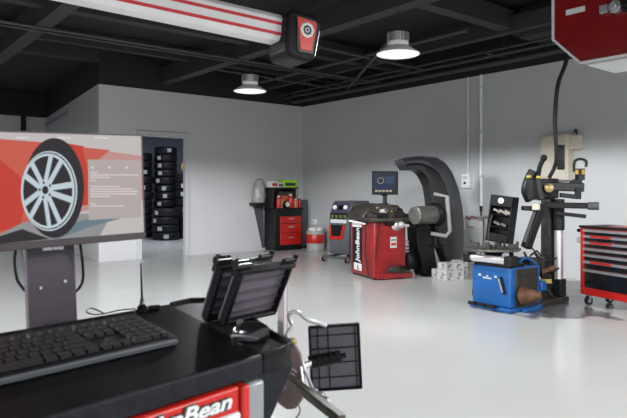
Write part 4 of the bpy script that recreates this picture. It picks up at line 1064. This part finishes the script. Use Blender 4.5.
# ---- wheel targets standing on the wing tray
def target_panel(mb_, org, ux, uz, un, w, h, mats=('panel_grey', 'black_plastic')):
    pass
def con_thing(name, label, cat, x, y, z, group=None):
    p = con_world(x, y, z); return thing(name, label, cat, p, con_rz, group)
def make_target(name, label, x, y, ln, lean, h, group, hooks=True):
    t = con_thing(name, label, cat='wheel target', x=x, y=y, z=ZD, group=group)
    ax, az = Vector((1, 0, 0)), Vector((0, -lean, h)).normalized(); hh = math.hypot(lean, h); n = ax.cross(az).normalized()
    def P(a, b, c): return ax*a+az*b+n*c   # n points to the front (-y)
    rot = Matrix((ax, -n, az)).transposed()
    mb = MB(); mb.box(P(ln/2, hh/2+.004, -.006), (ln, .012, hh-.004), rot=rot); mb.build('board', 'panel_grey', t, bevel=.003)
    mb = MB()
    mb.box(P(.004, hh/2+.004, .004), (.010, .022, hh), rot=rot); mb.box(P(ln-.004, hh/2+.004, .004), (.008, .02, hh), rot=rot); mb.box(P(ln/2, .006, .004), (ln, .02, .010), rot=rot); mb.box(P(ln/2, hh, .004), (ln+.012, .022, .012), rot=rot)
    mb.build('frame', 'black_plastic', t, bevel=.003)
    mb = MB()
    for f in (.2, .38, .57, .78): mb.box(P(ln/2, hh*f, .002), (ln-.014, .006, .0035), rot=rot)
    mb.build('rib', 'purple_grey', t)
    if hooks:
        mb = MB(); mb.cyl(P(-.012, hh+.012, .0), P(.026, hh+.012, .0), .010, n=14); mb.cyl(P(.006, hh-.02, -.012), P(.006, hh+.016, -.012), .008, n=10); mb.build('hook', 'black_gloss', t)
        mb = MB(); mb.cyl(P(ln-.02, hh+.006, -.004), P(ln+.018, hh+.008, -.004), .006, n=10); mb.cyl(P(ln+.016, hh+.002, -.004), P(ln+.016, hh+.020, -.004), .0065, n=10); mb.build('peg', 'black_plastic', t)
    return t
make_target('wheel_target', 'ribbed grey target board in front, leaning upright on the console side tray', .112, .245, .160, .058, .120, 'target boards on the console tray')
make_target('wheel_target', 'dark target board standing behind the front one on the console side tray', .108, .300, .145, .055, .126, 'target boards on the console tray')
t = con_thing('bracket_post', 'pale upright bracket beside the target boards on the console tray', 'bracket', .325, .262, 0)
mb = MB(); mb.bx((-.006, -.010, 1.04), (.006, .012, 1.262)); mb.bx((.010, -.008, 1.03), (.014, .010, 1.235)); mb.bx((-.006, -.008, 1.05), (.014, .010, 1.06)); mb.build('upright', 'pale_pink', t, bevel=.002)
mb = MB(); mb.bx((-.09, -.012, 1.075), (.0, .012, 1.10)); mb.build('mounting_arm', 'black_metal', t)

# ---- wheel clamp with target board hanging on the side of the console
a = at(300, 360, 1.42)
t = thing('wheel_clamp', 'wheel clamp with chrome levers and square ribbed target hanging beside the console', 'wheel clamp', (a.x, a.y, 0), -YAW)
L, LW = localizer(t)
# brown rounded plate
mb = MB()
c = [(288, 346), (296, 344), (301, 352), (304, 366), (305, 382), (303, 398), (296, 407), (287, 408), (279, 402), (275, 390), (277, 372), (282, 356)]
P = [L(x, y, 1.34) for x, y in c]
o_ = P[0]; mb.prism([(p.x-o_.x, p.z-o_.z) for p in P], o_, (1, 0, 0), (0, 0, 1), .014); mb.build('back_plate', 'brown_plate', t, bevel=.004, label='brown rounded cover plate')
mb = MB()
for k in (.45, .7, .95):
    mb.tube([L(290+k*11*math.cos(q_), 385+k*17*math.sin(q_), 1.322) for q_ in [2.6+.4*i for i in range(8)]], .0011, 6)
mb.build('groove', 'pale_pink', t)
# holed bar
A, B = L(289, 379, 1.30), L(342, 420, 1.12)
mb = MB(); mb.bar(A, B, .018, .018); bar_ = mb.build('clamp_bar', 'table_steel', t, bevel=.002)
mb = MB()
for f in (.2, .38, .56, .74, .92):
    p = A.lerp(B, f); mb.cyl(p+Vector((0, -.0115, .003)), p+Vector((0, -.006, .003)), .004, n=12)
mb.build('bar_hole', 'black_gloss', bar_)
# chrome levers
mb = MB(); mb.tube([L(289, 345, 1.36), L(287, 334, 1.37), L(292, 326, 1.38), L(289, 318, 1.38), L(291, 312.5, 1.38), L(299, 313, 1.38), L(308, 320, 1.38), L(318, 323, 1.39), L(326, 326, 1.40)], .0045, 10); mb.build('lever', 'silver', t)
mb = MB(); mb.tube([L(292, 340, 1.36), L(298, 352, 1.34), L(305, 370, 1.33), L(312, 388, 1.31), L(315, 396, 1.30)], .0042, 10); mb.tube([L(292, 345, 1.35), L(300, 366, 1.33), L(303, 384, 1.31), L(310, 396, 1.29)], .0042, 10); mb.build('lever', 'silver', t)
mb = MB(); mb.cyl(L(309, 390, 1.29), L(328, 402, 1.25), .0085, n=14); mb.cyl(L(312, 392, 1.285), L(315, 394, 1.28), .011, n=14); mb.cyl(L(319, 396, 1.27), L(322, 398, 1.265), .011, n=14); mb.build('spindle', 'chrome', t)
mb = MB(); mb.ball(L(292, 342, 1.345), .011, 14); mb.build('knuckle', 'brass', t)
mb = MB(); mb.tube([L(296, 400, 1.33), L(300, 410, 1.33), L(296, 418, 1.33), L(287, 425, 1.33)], .0016, 6); mb.build('wire', 'black_plastic', t)
# square target
D3 = 1.46
q0, q1, q2, q3 = L(308, 326, D3), L(359.5, 322.5, D3), L(362, 388, D3), L(311, 391.5, D3)
ux = (q1-q0).normalized(); uz = (q0-q3).normalized(); wd = (q1-q0).length; hg = (q0-q3).length; nrm = ux.cross(uz)
rot = Matrix((ux, -nrm, uz)).transposed()
ctr = (q0+q1+q2+q3)/4
def tb(mb, x, z, y, sx, sy, sz): mb.box(ctr+ux*x+uz*z+nrm*y, (sx, sy, sz), rot=rot)
mb = MB(); tb(mb, 0, 0, -.006, wd, .012, hg); tg = mb.build('target_board', 'panel_grey', t, bevel=.004, label='grey square target board')
mb = MB(); e_ = .006
tb(mb, 0, hg/2-.003, .003, wd, .012, e_); tb(mb, 0, -hg/2+.003, .003, wd, .012, e_); tb(mb, -wd/2+.003, 0, .003, e_, .012, hg); tb(mb, wd/2-.003, 0, .003, e_, .012, hg); mb.build('target_frame', 'black_plastic', tg, bevel=.003)
mb = MB()
for f in (-.30, -.08, .14, .34): tb(mb, 0, hg*f, .001, wd-.01, .004, .0022)
for f in (-.32, -.12, .40): tb(mb, wd*f, 0, .001, .0022, .004, hg-.01)
mb.build('target_rib', 'black_plastic', tg)
mb = MB(); p, q_ = L(309, 362.5, 1.40), L(341, 356, 1.40)
mb.cyl(p, q_, .0155, .0135, n=20)
for f in (.1, .3, .5, .7, .9): c = p.lerp(q_, f); mb.torus(c, q_-p, .0145, .0022, 20, 6)
mb.cyl(q_, L(346, 355, 1.40), .006, n=12); mb.build('grip', 'black_plastic', t, label='black ribbed hand grip')
mb = MB(); mb.cyl(L(312, 361, 1.40), L(316, 362, 1.45), .010, n=12); mb.cyl(L(303, 366, 1.37), L(313, 362, 1.40), .008, n=12); mb.build('grip_pivot', 'chrome', t)
mb = MB(); mb.cyl(L(300, 366, 1.36), L(286, 362, 1.33), .008, n=12); mb.bar(L(290, 350, 1.35), L(272, 352, 1.25), .012, .02); mb.build('hanger', 'black_metal', t)

# ================================================================== LIGHT
def area(name, loc, target, sx, sy, power, col=(1, 1, 1)):
    l = bpy.data.lights.new(name, 'AREA'); l.shape = 'RECTANGLE'; l.size = sx; l.size_y = sy; l.energy = power; l.color = col
    o = bpy.data.objects.new(name, l); COL.objects.link(o); o.location = loc
    o.rotation_euler = (Vector(target)-Vector(loc)).to_track_quat('-Z', 'Y').to_euler(); return o
# high bay lamps: the two in view and the rest of their rows over the shop floor
LAMP = 720
def bay_light(x, y, z, e=70):
    l = bpy.data.lights.new('high_bay_light', 'SPOT'); l.energy = e; l.spot_size = R(169); l.spot_blend = .12; l.shadow_soft_size = .2; l.color = (.96, .98, 1)
    # wide throw of a high bay reflector: strongest towards the walls, weaker straight down
    l.use_nodes = True; nt = l.node_tree; em = nt.nodes['Emission']
    tc = nt.nodes.new('ShaderNodeTexCoord'); sx = nt.nodes.new('ShaderNodeSeparateXYZ'); ab = nt.nodes.new('ShaderNodeMath'); ab.operation = 'ABSOLUTE'
    mr = nt.nodes.new('ShaderNodeMapRange'); mr.inputs['From Min'].default_value = .1; mr.inputs['From Max'].default_value = .9; mr.inputs['To Min'].default_value = 1.0; mr.inputs['To Max'].default_value = .36
    nt.links.new(tc.outputs['Normal'], sx.inputs[0]); nt.links.new(sx.outputs['Z'], ab.inputs[0]); nt.links.new(ab.outputs[0], mr.inputs['Value']); nt.links.new(mr.outputs['Result'], em.inputs['Strength'])
    o = bpy.data.objects.new('high_bay_light', l); COL.objects.link(o); o.location = (x, y, z)
for o in [o for o in COL.objects if o.name.startswith('high_bay_lamp')]: bay_light(o.location.x, o.location.y, o.location.z-.03, LAMP)
for x, y in ((6.6, -.4), (4.7, -1.6), (-.4, 7.25), (-3.2, 1.65), (-3.2, 4.44), (-3.5, 7.25)): bay_light(x, y, 3.0, LAMP*(.6 if x > 6 else 1))
area('storeroom_light', (7.3, 15.0, 3.35), (7.3, 15.0, 0), 1.2, .6, 110, (.85, .9, 1))
w = bpy.data.worlds.new('world'); scene.world = w; w.use_nodes = True
bg = w.node_tree.nodes['Background']; bg.inputs['Color'].default_value = (.96, .98, 1, 1); bg.inputs['Strength'].default_value = 1.5

# ================================================================== CAMERA
cam = bpy.data.cameras.new('camera'); co = bpy.data.objects.new('camera', cam); COL.objects.link(co)
cam.sensor_width = 36; cam.sensor_fit = 'HORIZONTAL'; cam.lens = 36*F/627
cam.shift_x = 0; cam.shift_y = -(209-HZ)/627
cam.clip_start = .02
co.location = (0, 0, H); co.rotation_euler = (PI/2, 0, -YAW)
cam.dof.use_dof = True; cam.dof.focus_distance = 8.0; cam.dof.aperture_fstop = 9
scene.camera = co
scene.view_settings.view_transform = 'Standard'; scene.view_settings.look = 'None'
scene.view_settings.exposure = 0; scene.view_settings.gamma = 1; scene.view_settings.use_curve_mapping = False
